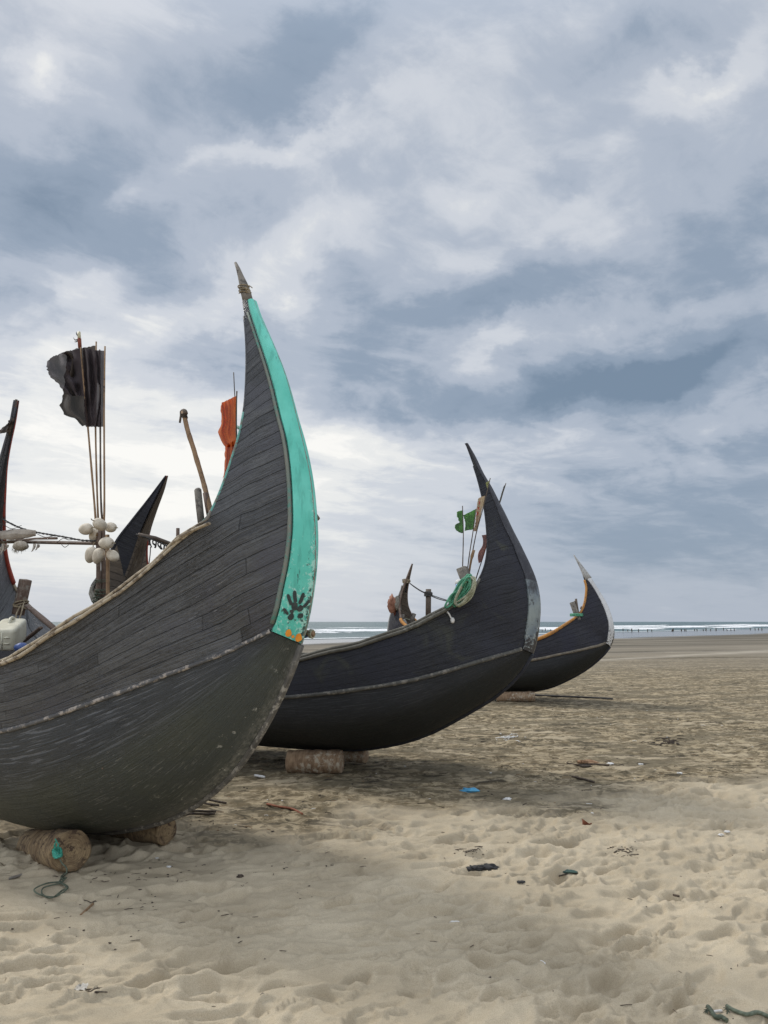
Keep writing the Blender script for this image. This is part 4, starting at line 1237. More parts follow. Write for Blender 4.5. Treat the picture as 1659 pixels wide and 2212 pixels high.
# ------------------------------------------------------------------ sky
def build_world():
    w = bpy.data.worlds.new('World'); SC.world = w; w.use_nodes = True
    t = NT(w.node_tree); t.n.clear()
    out = t.add('ShaderNodeOutputWorld'); bg = t.add('ShaderNodeBackground'); t.link(bg.outputs[0], out.inputs[0])
    bg.inputs['Strength'].default_value = 0.1
    sky = t.add('ShaderNodeTexSky', sky_type='NISHITA'); sky.sun_disc = False
    sky.sun_elevation = SUN_EL; sky.sun_rotation = SUN_AZ; sky.dust_density = 2.0; sky.air_density = 1.0
    d = t.add('ShaderNodeTexCoord').outputs['Generated']
    sp = t.add('ShaderNodeSeparateXYZ'); t.link(d, sp.inputs[0])
    x, y, z = sp.outputs
    # a cloud deck seen from below: direction -> place on the deck
    zz = t.math('ADD', t.math('MAXIMUM', z, 0.0), 0.10)
    cp = t.add('ShaderNodeCombineXYZ'); t.link(t.math('DIVIDE', x, zz), cp.inputs[0]); t.link(t.math('DIVIDE', y, zz), cp.inputs[1])
    deck = cp.outputs[0]
    # streaks run from far left to near right
    sd = t.mapping(deck, (1, 1, 1), (0, 0, 0), (0, 0, R(-45)))
    wv = t.add('ShaderNodeTexNoise'); t.link(deck, wv.inputs['Vector']); wv.inputs['Scale'].default_value = 1.3; wv.inputs['Detail'].default_value = 4
    wo = t.add('ShaderNodeVectorMath', operation='SUBTRACT'); t.link(wv.outputs['Color'], wo.inputs[0]); wo.inputs[1].default_value = (.5, .5, .5)
    ws = t.add('ShaderNodeVectorMath', operation='SCALE'); t.link(wo.outputs[0], ws.inputs[0]); ws.inputs['Scale'].default_value = 0.55
    sdw = t.add('ShaderNodeVectorMath', operation='ADD'); t.link(sd, sdw.inputs[0]); t.link(ws.outputs[0], sdw.inputs[1])
    # x along the rotated frame is across the streaks after the -45 degree turn
    big = t.noise(t.mapping(sdw.outputs[0], (0.42, 1.25, 1)), 1.25, 7, 0.55)
    wis = t.noise(t.mapping(sdw.outputs[0], (0.8, 2.2, 1), (4, 2, 0)), 2.0, 7, 0.54)
    fin = t.noise(sdw.outputs[0], 6.0, 7, 0.62)
    iso = t.noise(sdw.outputs[0], 2.6, 10, 0.66)
    # gnomonic coordinates about due ahead for the individual cloud masses
    yy = t.math('MAXIMUM', y, 0.05)
    gp = t.add('ShaderNodeCombineXYZ'); t.link(t.math('DIVIDE', x, yy), gp.inputs[0]); t.link(t.math('DIVIDE', z, yy), gp.inputs[1])
    gw = t.add('ShaderNodeTexNoise'); t.link(gp.outputs[0], gw.inputs['Vector']); gw.inputs['Scale'].default_value = 4.5; gw.inputs['Detail'].default_value = 6; gw.inputs['Roughness'].default_value = 0.6
    g0 = t.add('ShaderNodeVectorMath', operation='SUBTRACT'); t.link(gw.outputs['Color'], g0.inputs[0]); g0.inputs[1].default_value = (.5, .5, .5)
    g1 = t.add('ShaderNodeVectorMath', operation='SCALE'); t.link(g0.outputs[0], g1.inputs[0]); g1.inputs['Scale'].default_value = 0.22
    gg = t.add('ShaderNodeVectorMath', operation='ADD'); t.link(gp.outputs[0], gg.inputs[0]); t.link(g1.outputs[0], gg.inputs[1])
    front = t.mrange(y, 0.05, 0.35)

    def gnom(px, py):
        r = ray(px, py); return r[0] / r[1], r[2] / r[1]
    acc = None
    for px, py, rx, ry, ang, wgt in SKY_BLOBS:
        cx, cz = gnom(px, py)
        mp = t.mapping(gg.outputs[0], (rx / F * 1.15, ry / F * 1.15, 1), (cx, cz, 0), (0, 0, R(ang)), 'TEXTURE')
        dt = t.add('ShaderNodeVectorMath', operation='DOT_PRODUCT'); t.link(mp, dt.inputs[0]); t.link(mp, dt.inputs[1])
        e = t.math('EXPONENT', t.math('MULTIPLY', dt.outputs['Value'], -1.0))
        acc = t.math('MULTIPLY_ADD', e, wgt, acc if acc is not None else 0.0)
    acc = t.math('MULTIPLY', acc, front)
    # brightness field: 0 dark belly .. 1 lit edge
    f = t.math('MULTIPLY', t.math('SUBTRACT', big, 0.5), 1.1)
    f = t.math('MULTIPLY_ADD', t.math('SUBTRACT', wis, 0.5), 0.30, f)
    f = t.math('MULTIPLY_ADD', t.math('SUBTRACT', iso, 0.5), 0.55, f)
    f = t.math('MULTIPLY_ADD', t.math('SUBTRACT', fin, 0.5), 0.26, f)
    calm = t.mrange(z, 0.0, 0.26, 0.16, 1.0)
    f = t.math('MULTIPLY', f, calm)
    f = t.math('ADD', t.math('ADD', f, 0.555), t.math('MULTIPLY', acc, 0.80))
    col = t.ramp(f, [(0.00, (0.175, 0.240, 0.325)), (0.26, (0.265, 0.330, 0.420)), (0.48, (0.415, 0.465, 0.545)), (0.68, (0.59, 0.62, 0.67)), (0.86, (0.78, 0.785, 0.775)), (1.0, (0.92, 0.905, 0.865))], 'EASE')
    # deck overhead and behind the camera, out of view, brightened as added fill light
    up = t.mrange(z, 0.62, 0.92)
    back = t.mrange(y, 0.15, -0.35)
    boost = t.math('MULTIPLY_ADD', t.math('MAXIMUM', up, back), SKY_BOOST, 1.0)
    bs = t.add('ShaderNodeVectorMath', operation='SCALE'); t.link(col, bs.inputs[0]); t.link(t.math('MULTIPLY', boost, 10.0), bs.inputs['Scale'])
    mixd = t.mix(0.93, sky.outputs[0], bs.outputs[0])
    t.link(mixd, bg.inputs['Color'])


# cloud masses: place, half sizes, tilt, brightness (+ lit, - dark)
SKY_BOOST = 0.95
SKY_BLOBS = [
    (90, 460, 230, 150, 8, -.42), (440, 770, 130, 75, 5, -.42), (330, 560, 120, 90, 20, -.22), (240, 300, 260, 90, 25, -.20), (690, 110, 150, 90, 45, -.24),
    (560, 210, 190, 60, 30, -.12), (1010, 870, 330, 75, 8, -.46), (1330, 830, 330, 55, 14, -.36), (1560, 760, 260, 45, 14, -.25), (1020, 640, 300, 50, 17, -.36),
    (780, 770, 150, 60, 10, -.26), (720, 610, 70, 40, 0, -.22), (1230, 350, 70, 30, 15, -.26), (1580, 560, 160, 130, 10, -.34), (1480, 1140, 460, 170, 4, -.30),
    (1620, 1000, 300, 60, 8, -.12), (60, 700, 120, 40, 5, -.10), (900, 60, 300, 120, 20, -.16), (480, 130, 250, 110, 15, -.22), (1250, 120, 260, 70, 25, -.20), (1550, 420, 160, 120, 20, -.14), (1450, 60, 150, 80, 40, -.14), (300, 40, 300, 110, 10, -.10),
    (80, 150, 60, 55, 60, .34), (280, 410, 90, 28, 8, .22), (600, 280, 190, 26, 18, .24), (590, 560, 130, 90, 30, .30), (200, 610, 180, 30, 22, .16), (1010, 420, 60, 40, 40, .22), (1500, 160, 150, 38, 45, .30),
    (1060, 710, 100, 26, 28, .24), (830, 230, 150, 60, 20, .10), (250, 900, 420, 170, 0, .30), (330, 700, 260, 60, 15, .12), (500, 1080, 420, 190, 0, .30), (560, 640, 200, 60, 18, .16), (-60, 1000, 300, 200, 0, .12), (760, 960, 320, 50, 8, .22), (180, 1230, 500, 130, 0, .16), (760, 1250, 300, 120, 0, .02), (720, 480, 160, 60, 25, .16), (1400, 660, 230, 28, 12, .14), (1150, 500, 250, 40, 15, .10)]
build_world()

# ------------------------------------------------------------------ light and camera
sl = bpy.data.lights.new('sun', 'SUN'); sl.energy = 1.9; sl.angle = R(13); sl.color = (1.0, 0.955, 0.89)
so = bpy.data.objects.new('sun', sl); COL.objects.link(so)
sdir = Vector((math.sin(SUN_AZ) * math.cos(SUN_EL), math.cos(SUN_AZ) * math.cos(SUN_EL), math.sin(SUN_EL)))
so.rotation_euler = (-sdir).to_track_quat('-Z', 'Y').to_euler(); so.location = (-20, 25, 30)
cd = bpy.data.cameras.new('camera'); cam = bpy.data.objects.new('camera', cd); COL.objects.link(cam)
cam.location = (0, 0, CAMH); cam.rotation_euler = (math.pi / 2 + PITCH, 0, 0)
cd.sensor_fit = 'VERTICAL'; cd.sensor_height = 36; cd.lens = F / 2212 * 36; cd.clip_start = 0.05; cd.clip_end = 90000
SC.camera = cam
SC.view_settings.view_transform = 'Standard'; SC.view_settings.look = 'None'; SC.view_settings.gamma = 1; SC.view_settings.exposure = 0.12

# ------------------------------------------------------------------ things on and in the boats
g1_ = crop(0, 3100, 1008); g2_ = crop(1008, 3100, 1008); g3_ = crop(2016, 3100, 1008); g4_ = crop(1900, 2600, 1124)


def flag_mesh(B, rows, w, nu=20, nv=30, amp=0.03, freq=2.2, seed=0, rag=0.0, wx=0.0):
    rr = catmull([np.array(r, float) for r in rows], nv)
    P = []
    for i, r in enumerate(rr):
        row = []
        v = i / (nv - 1)
        for j in range(nu + 1):
            u = j / nu
            x = r[0] * (1 - u) + r[2] * u; y = r[1] * (1 - u) + r[3] * u
            if rag and j >= nu - 1: x += random.uniform(-rag, rag); y += random.uniform(-rag, rag) * .6
            if rag and i in (0, nv - 1): y += random.uniform(-rag, rag) * .5
            fold = math.sin(freq * 6.28 * u * (0.7 + 0.3 * u) + seed + 2.2 * v) * (0.25 + u) + 0.5 * math.sin(11 * u + 7 * v + seed * 2) * u + 0.8 * float(perlin(np.array([u * 3.5 + seed * 3.1]), np.array([v * 5.0 + seed]), 3)[0])
            row.append(B.P(x, y, w + wx * u + amp * fold * min(1, 3 * u)))
        P.append(row)
    return P


def flag(B, name, label, cat, group, pole, pr, pole_mat, rows, w, cmat, bands=None, **kw):
    pts = [B.P(x, y, w) for x, y in pole]
    root = thing(name, label, cat, pts[-1], group)
    pl = catmull(pts, 14)
    MB().tube(pl, [pr * (0.75 + 0.25 * i / 13) * (1.12 if i % 3 == 0 else 1) for i in range(14)], 7).build('pole', pole_mat, root)
    if rows:
        MB().grid(flag_mesh(B, rows, w, **kw)).build('cloth', cmat, root)
    return root


gF = 'marker flags tied to the mast of the nearest boat'
r_ = flag(B1, 'marker_flag', 'tallest bamboo marker pole with black cloth and red bound tip', 'flag', gF,
          [c1(740, 262), c1(780, 700), c1(822, 1160), c1(885, 1900), c2(905, 500)], .0085, CANE,
          [(*c1(742, 400), *c1(500, 480)), (*c1(750, 470), *c1(444, 540)), (*c1(758, 560), *c1(446, 635)), (*c1(772, 680), *c1(520, 720)), (*c1(782, 780), *c1(590, 795)), (*c1(790, 850), *c1(640, 850))], -.02, BLACKCLOTH, seed=1, rag=2.6, amp=.05)
MB().tube([B1.P(*c1(737, 255), -.02), B1.P(*c1(740, 320), -.02)], .014, 8).build('pole_cap', plain('yellowed film', (0.42, 0.37, 0.22), (0.55, 0.5, 0.34), 0.4, 20, .1), r_)
MB().tube([B1.P(*c1(740, 318), -.02), B1.P(*c1(746, 400), -.02)], .016, 8, jitter=.15).build('binding', RUSTCLOTH, r_)
m = MB()
for a, b, c in (((735, 300), (715, 275), (712, 252)), ((735, 320), (705, 330), (684, 306)), ((738, 330), (712, 345), (695, 346))):
    m.tube(catmull([B1.P(*c1(*a), -.02), B1.P(*c1(*b), -.01), B1.P(*c1(*c), -.02)], 6), [.006, .006, .005, .004, .003, .002], 5, flat=.5)
m.build('tie_ends', BLACKBIT, r_)
r_ = flag(B1, 'marker_flag', 'bamboo marker pole with brown torn cloth, between two dark flags', 'flag', gF,
          [c1(898, 345), c1(896, 800), c1(892, 1150), c1(912, 1900), c2(925, 500)], .0080, CANE,
          [(*c1(894, 378), *c1(570, 445)), (*c1(893, 480), *c1(630, 500)), (*c1(893, 600), *c1(605, 640)), (*c1(893, 760), *c1(592, 790)), (*c1(893, 860), *c1(590, 850)), (*c1(893, 940), *c1(562, 940)), (*c1(893, 1010), *c1(600, 1020)), (*c1(893, 1080), *c1(710, 1070)), (*c1(893, 1130), *c1(770, 1130))], -.06, BROWNCLOTH, seed=3, rag=2.6, amp=.05)
r_ = flag(B1, 'marker_flag', 'bamboo marker pole with violet black cloth in the middle of the bundle', 'flag', gF,
          [c1(930, 420), c1(934, 800), c1(936, 1160), c1(945, 1900), c2(960, 400)], .0080, CANED,
          [(*c1(930, 430), *c1(770, 400)), (*c1(932, 600), *c1(782, 600)), (*c1(934, 800), *c1(790, 820)), (*c1(935, 960), *c1(785, 960)), (*c1(936, 1140), *c1(800, 1140))], .03, BLACKCLOTH, seed=5, rag=1.2, amp=.035)
r_ = flag(B1, 'marker_flag', 'rightmost bamboo marker pole of the mast bundle with sheer dark cloth', 'flag', gF,
          [c1(980, 388), c1(974, 800), c1(972, 1160), c1(974, 1900), c2(970, 400)], .0078, CANE,
          [(*c1(978, 428), *c1(885, 425)), (*c1(976, 560), *c1(900, 560)), (*c1(974, 720), *c1(905, 720)), (*c1(972, 800), *c1(930, 760)), (*c1(972, 900), *c1(925, 880)), (*c1(970, 1020), *c1(900, 1020)), (*c1(968, 1138), *c1(880, 1138))], .05, BLACKCLOTH, seed=7, rag=.6, amp=.016)

# the mast: three lashed posts
base = B1.P(*c2(945, 1170), -.05)
mast = thing('mast', 'short lashed wooden mast of the nearest boat, carrying egg floats', 'mast', base)
for x0, y0, x1, y1, rr, w, mt in ((920, 450, 918, 1330, .0185, -.04, BROWNWOOD), (962, 400, 965, 1330, .0175, -.08, BROWNWOOD), (1003, 488, 1010, 1330, .0155, -.02, CANE)):
    MB().tube([B1.P(*c2(x0 + (x1 - x0) * k / 5, y0 + (y1 - y0) * k / 5), w) for k in range(6)], [rr * (1 + .08 * math.sin(k * 2.1)) for k in range(6)], 9).build('post', mt, mast)
m = MB()
for y in (915, 930, 1000, 1012, 1040, 1075, 1105):
    c = B1.P(*c2(958 + random.uniform(-6, 6), y), -.05)
    if y > 1060: c = B1.P(*c2(930, y), -.05)
    m.tube([c + B1.u * .058 * math.cos(a) + B1.v * .05 * math.sin(a) + B1.k * random.uniform(-.004, .004) for a in np.linspace(0, 2 * math.pi, 17)], .004, 5)
m.build('lashing', OLIVEROPE, mast)
m = MB()
for k in range(9):
    c = B1.P(*c2(900 + random.uniform(-12, 14), 1030 + 14 * k), -.02)
    m.tube([c + B1.u * .011 * math.cos(a + k) + B1.k * .014 * math.sin(a + k) + B1.v * .01 * math.sin(a) for a in np.linspace(0, 5.4, 11)], .004, 5)
m.build('rope_tangle', OLIVEROPE, mast)

# egg shaped floats: one mesh, copied
fm = MB().blob((0, 0, 0), (.046, .046, .066), n=20, m=14, noise=.05, seed=4, egg=.10)
FL = [((800, 435), 150, 86, .06, 'upper left egg float sticking out sideways from the mast'), ((935, 392), 122, -12, .11, 'topmost egg float in front of the mast, seen end on'), ((1028, 418), 130, 95, -.02, 'upper right egg float half hidden beside the top one'),
      ((882, 488), 120, 20, -.03, 'shaded egg float behind the mast just above the crossbar'), ((990, 565), 152, 93, .11, 'middle egg float lying level across the mast at the crossbar'), ((848, 675), 150, 20, .02, 'lower left egg float partly behind its neighbour'),
      ((918, 685), 145, 25, .11, 'lower central egg float hanging in front of the mast'), ((1055, 685), 135, -62, .06, 'lower right egg float tilted away from the mast')]
f0 = None
for (x, y), size, rot, w, lab in FL:
    p = B1.P(*c2(x, y), w)
    if f0 is None:
        o = fm.build('fishing_float', FOAM_FLOAT, None, origin=(0, 0, 0)); f0 = o
        cord = MB().tube(catmull([(0, 0, -.066), (.004, .003, -.085), (-.004, 0, -.105)], 6), .004, 5).build('cord', TWINE, f0)
    else:
        o = f0.copy(); COL.objects.link(o)
        cc = cord.copy(); COL.objects.link(cc); cc.parent = o
    k = size * .23148 * 3.45e-3 / .132 * 1.1
    if size < 130: k *= 1.18
    ang = R(rot)
    z = (B1.k * math.cos(ang) + B1.u * math.sin(ang)) if (x, y) != (935, 392) else (B1.v * .85 + B1.k * .3 + B1.u * .1)
    z = z / np.linalg.norm(z); a = np.cross(B1.v, z); a = a / np.linalg.norm(a); b = np.cross(z, a)
    o.matrix_world = Matrix(((a[0] * k, b[0] * k, -z[0] * k, p[0]), (a[1] * k, b[1] * k, -z[1] * k, p[1]), (a[2] * k, b[2] * k, -z[2] * k, p[2]), (0, 0, 0, 1)))
    tag(o, lab, 'float', 'egg shaped floats tied to the mast')

# crossbar, rope, bundle
p0 = B1.P(-60, 1172, -.02)
o = MB().tube([B1.P(-60, 1173, -.02), B1.P(*c2(150, 552), -.02), B1.P(*c2(500, 560), -.02), B1.P(*c2(900, 568), -.02)], [.014, .015, .0145, .014], 4, jitter=.05)
xb = o.build('crossbar', BROWNWOOD, None, origin=p0, smooth=False); tag(xb, 'squared wooden crossbar running level from the mast to the stern', 'beam')
m = MB()
pts = catmull([B1.P(*c2(30, 345), .02), B1.P(*c2(180, 420), .02), B1.P(*c2(330, 462), .02), B1.P(*c2(600, 508), .02), B1.P(*c2(760, 538), .02), B1.P(*c2(890, 545), .02)], 60)
m.tube([p + B1.k * .004 * math.sin(i * 1.3) + B1.v * .004 * math.cos(i * 1.3) for i, p in enumerate(pts)], .0055, 5, jitter=.3)
m.tube([p - B1.k * .004 * math.sin(i * 1.3) - B1.v * .004 * math.cos(i * 1.3) for i, p in enumerate(pts)], .0045, 5, jitter=.3)
for a, b, c in (((30, 390), (110, 432), (200, 400)), ((330, 470), (420, 510), (500, 498)), ((575, 580), (605, 604), (640, 582)), ((600, 520), (640, 535), (700, 528)), ((-20, 400), (60, 372), (120, 400)), ((530, 560), (590, 520), (660, 520))):
    m.tube(catmull([B1.P(*c2(*a), .03), B1.P(*c2(*b), .03), B1.P(*c2(*c), .03)], 8), .0028, 4)
tag(m.build('rope', DARKROPE, None, origin=p0), 'dark twisted rope sagging from the stern horn to the mast', 'rope')
# tattered cloth bundle over the bar
rt = thing('cloth_bundle', 'dirty white tattered cloth rolled over the crossbar at the left edge', 'cloth', B1.P(*c2(100, 520), 0))
P = []
for i in range(26):
    u = i / 25; x = -120 + 455 * u
    row = []
    for j in range(17):
        a = 2 * math.pi * j / 16
        hh = (58 - 34 * u) * (1 + .18 * math.sin(7 * u + 2 * a)) ; yy = 500 - 28 * u
        row.append(B1.P(*c2(x, yy - hh * math.sin(a) + 8 * math.sin(9 * u + 3 * a)), .03 + .055 * (1.1 - u) * math.cos(a)))
    row[-1] = row[0]; P.append(row)
MB().grid(P).build('roll', PALECLOTH, rt)
MB().tube([B1.P(*c2(150, 540), .05), B1.P(*c2(330, 524), .05), B1.P(*c2(530, 520), .05)], [.008, .009, .011], 7).build('stick', BROWNWOOD, rt)
for k, (x, y, ln) in enumerate(((310, 570, 80), (345, 575, 60), (20, 570, 110), (-10, 600, 90), (55, 580, 60))):
    MB().grid(flag_mesh(B1, [(*c2(x, y), *c2(x + 30, y)), (*c2(x - 6, y + ln * .5), *c2(x + 24, y + ln * .4)), (*c2(x - 20, y + ln), *c2(x - 6, y + ln * .9))], .04, nu=4, nv=8, amp=.008, rag=1.2, seed=k)).build('rag', PALECLOTH, rt)
o = MB().blob(B1.P(*c2(192, 590), .06), (.082, .05, .043), B1.u, B1.v, B1.k, noise=.12, seed=9).build('net_bundle', plain('netting bundle', (0.24, 0.20, 0.15), (0.45, 0.40, 0.33), 0.9, 40, .8), None, origin=B1.P(*c2(192, 590), .06))
tag(o, 'round bundle of pale netting hanging under the crossbar', 'bundle')
m = MB()
for k in range(46):
    a = random.uniform(.2, 2.94); p = B1.P(*c2(192, 590), .06) + B1.u * .08 * math.cos(a) - B1.k * .042 * math.sin(a) + B1.v * random.uniform(0, .03)
    q = p + B1.u * random.uniform(-.015, .015) - B1.k * random.uniform(.008, .03)
    m.tube([p, (p + q) / 2 + B1.u * .003, q], .0012, 3)
m.build('fringe', TWINE, o)

# jerrycan
jc = B1.P(*c2(35, 1475), .42)
jf = -np.array(ray(*c2(35, 1475))); jf[2] = 0; jf /= np.linalg.norm(jf)
ja = R(-14); jf = np.array([jf[0] * math.cos(ja) - jf[1] * math.sin(ja), jf[0] * math.sin(ja) + jf[1] * math.cos(ja), 0])
jr = np.cross(jf, [0, 0, 1]) * -1; jr = np.array([-jf[1], jf[0], 0])
rt = thing('jerrycan', 'yellowed white plastic jerrycan lying in the boat at the left edge', 'jerrycan', jc)


def rbox(c, X, Y, Z, sx, sy, sz, r=.3, taper=0.0):
    """super-ellipsoid block, rounded edges"""
    P = []
    f = lambda t: math.copysign(abs(t) ** r, t)
    for i in range(17):
        ph = -math.pi / 2 + math.pi * i / 16; row = []
        for j in range(33):
            th = 2 * math.pi * j / 32
            l = np.array([f(math.cos(ph)) * f(math.cos(th)), f(math.cos(ph)) * f(math.sin(th)), f(math.sin(ph))])
            k = 1 - taper * (0.5 + 0.5 * l[0])
            row.append(c + X * l[0] * sx + Y * l[1] * sy * k + Z * l[2] * sz * k)
        row[-1] = row[0]; P.append(row)
    return P


UPJ = np.array([0, 0, 1.0])
bx = -jf + UPJ * .25; bx /= np.linalg.norm(bx); uz = np.cross(jr, bx); uz = uz if uz[2] > 0 else -uz
MB().grid(rbox(jc - jf * .13 + UPJ * .045, bx, jr, uz, .19, .092, .088, .28)).build('can_body', JERRY, rt)
m = MB()
fc = jc - jf * .13 + UPJ * .045 - bx * .19
for a, b, wd in (((-.0, -.062), (0, .062), .006), ((-.055, -.022), (-.012, -.022), .007), ((.012, -.022), (.055, -.022), .007), ((-.055, .024), (-.012, .024), .007), ((.012, .024), (.055, .024), .007)):
    m.tube([fc + jr * a[0] + uz * a[1], fc + jr * b[0] + uz * b[1]], wd, 6)
m.build('embossed_ribs', JERRY, rt)
m = MB()
m.tube(catmull([jc + UPJ * .11 - jf * .10, jc + UPJ * .16 - jf * .14, jc + UPJ * .17 - jf * .22, jc + UPJ * .15 - jf * .27], 10), .012, 7)
m.build('handle', JERRY, rt)
MB().tube([jc - jf * .13 + UPJ * .045 + bx * .185 + uz * .04, jc - jf * .13 + UPJ * .045 + bx * .235 + uz * .04], [.024, .022], 10).build('cap', JERRY, rt)
o = MB().blob(B1.P(*c2(200, 1540), .5), (.045, .05, .035), B1.u, B1.v, B1.k, noise=.3, seed=2).build('plastic_sheet', NAVYPLASTIC, None, origin=B1.P(*c2(200, 1540), .5))
tag(o, 'scrap of dark blue plastic beside the jerrycan inside the boat', 'plastic scrap')
# loose timbers leaning by the stern
for (a, b, rr), lab in zip((((255, 1150), (545, 1395), .017), ((225, 1480), (380, 1355), .012)), ('thick brown timber leaning down from the stern stump', 'short dark stick lying in the boat below the brown timber')):
    pa, pb = B1.P(*c2(*a), -.15), B1.P(*c2(*b), .05)
    o = MB().tube([pa, pa * .5 + pb * .5, pb], [rr, rr * 1.1, rr], 6, flat=1.6, jitter=.1).build('timber' if rr > .015 else 'stick', BROWNWOOD, None, origin=pa)
    tag(o, lab, 'timber' if rr > .015 else 'stick')

# orange flag and thin rod beside the prow
flag(B1, 'marker_flag', 'orange cloth flag on a stick tucked behind the turquoise prow', 'flag', None,
     [c3(788, 1280), c3(783, 1500), c3(785, 1700), c4(795, 200), c4(800, 500)], .006, CANED,
     [(*c3(780, 1325), *c3(645, 1390)), (*c3(782, 1400), *c3(636, 1425)), (*c3(782, 1470), *c3(640, 1490)), (*c3(782, 1560), *c3(643, 1575)), (*c3(783, 1650), *c3(616, 1668)), (*c3(784, 1740), *c3(650, 1762)), (*c3(784, 1810), *c3(688, 1810)), (*c4(790, 60), *c4(678, 130)), (*c4(775, 160), *c4(676, 230)), (*c4(760, 270), *c4(672, 330)), (*c4(735, 330), *c4(655, 440))], .08, ORANGECLOTH, seed=2, rag=1.2, amp=.035, nv=34)
m = MB(); m.tube([B1.P(*c3(758, 1105), .06), B1.P(*c3(764, 1230), .06), B1.P(*c3(774, 1420), .06), B1.P(*c4(800, 400), .06)], .0035, 5)
tag(m.build('rod', CANED, None, origin=B1.P(*c4(800, 400), .06)), 'thin dark rod rising above the orange flag', 'rod')
# hooked pole
m = MB()
pts = [B1.P(*c3(290, 1470), .15), B1.P(*c3(330, 1650), .15), B1.P(*c3(395, 1850), .15), B1.P(*c4(390, 180), .15), B1.P(*c4(470, 450), .15), B1.P(*c4(560, 800), .2)]
rt = thing('pole', 'brown bamboo pole with a hooked top standing left of the orange flag', 'pole', pts[-1])
pl = catmull(pts, 22)
MB().tube(pl, [.0165 * (1.1 if i % 5 == 0 else 1) for i in range(22)], 9).build('shaft', CANE, rt)
MB().tube(catmull([B1.P(*c3(312, 1495), .15), B1.P(*c3(300, 1466), .15), B1.P(*c3(272, 1470), .15), B1.P(*c3(266, 1510), .16), B1.P(*c3(256, 1576), .16)], 12), [.016, .017, .017, .016, .013, .011, .009, .008, .008, .008, .008, .007], 7).build('hook', CANED, rt)
m = MB()
for k in range(4):
    c = B1.P(*c3(296 + 3 * k, 1498 + 10 * k), .15)
    m.tube([c + B1.u * .019 * math.cos(a) + B1.v * .019 * math.sin(a) for a in np.linspace(0, 2 * math.pi, 11)], .003, 4)
m.build('lashing', DARKROPE, rt)
# bound bamboo end and blue sheet on the far side of the bow
pa = B1.P(*cH(1290, 1640), -.34)
rt = thing('bamboo_pole', 'bound bamboo end poking out behind the turquoise stem, over the sea', 'pole', pa)
MB().tube([B1.P(*cH(900, 1590), -.34), B1.P(*cH(1100, 1610), -.34), pa], [.021, .021, .022], 10).build('pole', CANE, rt)
m = MB()
for k in range(4):
    c = B1.P(*cH(1232 + 14 * k, 1632 + 3 * k), -.34)
    m.tube([c + B1.k * .026 * math.cos(a) + B1.v * .026 * math.sin(a) for a in np.linspace(0, 2 * math.pi, 13)], .006, 5)
m.build('lashing', PALEROPE, rt)
P = [[B1.P(*cH(850 + 370 * v - 190 * u * v * 1.0, 1640 + 60 * u + 150 * u * (1 - .6 * v) + 45 * v * (1 - u)), -.33 + .02 * math.sin(6 * u + 3 * v)) for u in np.linspace(0, 1, 8)] for v in np.linspace(0, 1, 10)]
tag(MB().grid(P).build('plastic_sheet', NAVYPLASTIC, None, origin=P[0][0]), 'blue plastic sheet slung below the bound bamboo end', 'sheet')

# ---- second boat: flags, coil, buoy
g2f = 'marker flags on the middle boat'
flag(B2, 'marker_flag', 'leftmost thin pole with torn green cloth flag, middle boat', 'flag', g2f, [c6(873, 605), c6(877, 720), c6(880, 830), c6(874, 1100), c6(868, 1260)], .006, CANED,
     [(*c6(872, 640), *c6(826, 655)), (*c6(874, 690), *c6(826, 686)), (*c6(876, 728), *c6(846, 742)), (*c6(877, 752), *c6(822, 752)), (*c6(878, 780), *c6(812, 780)), (*c6(879, 806), *c6(830, 812)), (*c6(880, 828), *c6(866, 828))], .30, GREENCLOTH, seed=1, rag=1.0, amp=.025, nu=8)
flag(B2, 'marker_flag', 'green square cloth flag beside the printed flag, middle boat', 'flag', g2f, [c6(985, 628), c6(957, 830), c6(930, 1000), c6(905, 1200)], .006, CANED,
     [(*c6(982, 630), *c6(880, 682)), (*c6(976, 690), *c6(884, 700)), (*c6(968, 745), *c6(896, 745)), (*c6(962, 790), *c6(892, 806)), (*c6(958, 800), *c6(888, 808))], .30, GREENCLOTH, seed=4, rag=.8, amp=.05, nu=10)
flag(B2, 'marker_flag', 'red and cream printed cloth flag half behind the middle boat prow', 'flag', g2f, [c6(1100, 378), c6(1040, 628), c6(985, 830), c6(925, 1160), c6(915, 1220)], .006, CANED,
     [(*c6(1056, 520), *c6(1000, 545)), (*c6(1045, 590), *c6(990, 610)), (*c6(1028, 650), *c6(985, 680)), (*c6(1012, 730), *c6(975, 760)), (*c6(990, 812), *c6(962, 812))], .22, PRINTCLOTH, seed=2, rag=.8, amp=.02, nu=8)
o = MB().grid(flag_mesh(B2, [(*c6(1096, 395), *c6(1064, 416)), (*c6(1090, 430), *c6(1066, 430)), (*c6(1084, 460), *c6(1078, 470))], .22, nu=5, nv=8, amp=.01)).build('pennant', LIMECLOTH, None, origin=B2.P(*c6(1096, 395), .22))
tag(o, 'small lime green pennant peeping out behind the middle prow', 'pennant')
flag(B2, 'marker_flag', 'furled grey flag on a dark pole right of the middle prow', 'flag', g2f, [c6(1228, 420), c6(1150, 665), c6(1060, 960), c6(985, 1195), c6(975, 1230)], .006, CANED,
     [(*c6(1224, 436), *c6(1212, 440)), (*c6(1212, 480), *c6(1192, 500)), (*c6(1198, 530), *c6(1180, 545)), (*c6(1186, 570), *c6(1164, 585)), (*c6(1172, 610), *c6(1160, 600))], -.12, GREYCLOTH, seed=6, rag=.6, amp=.015, nu=5)
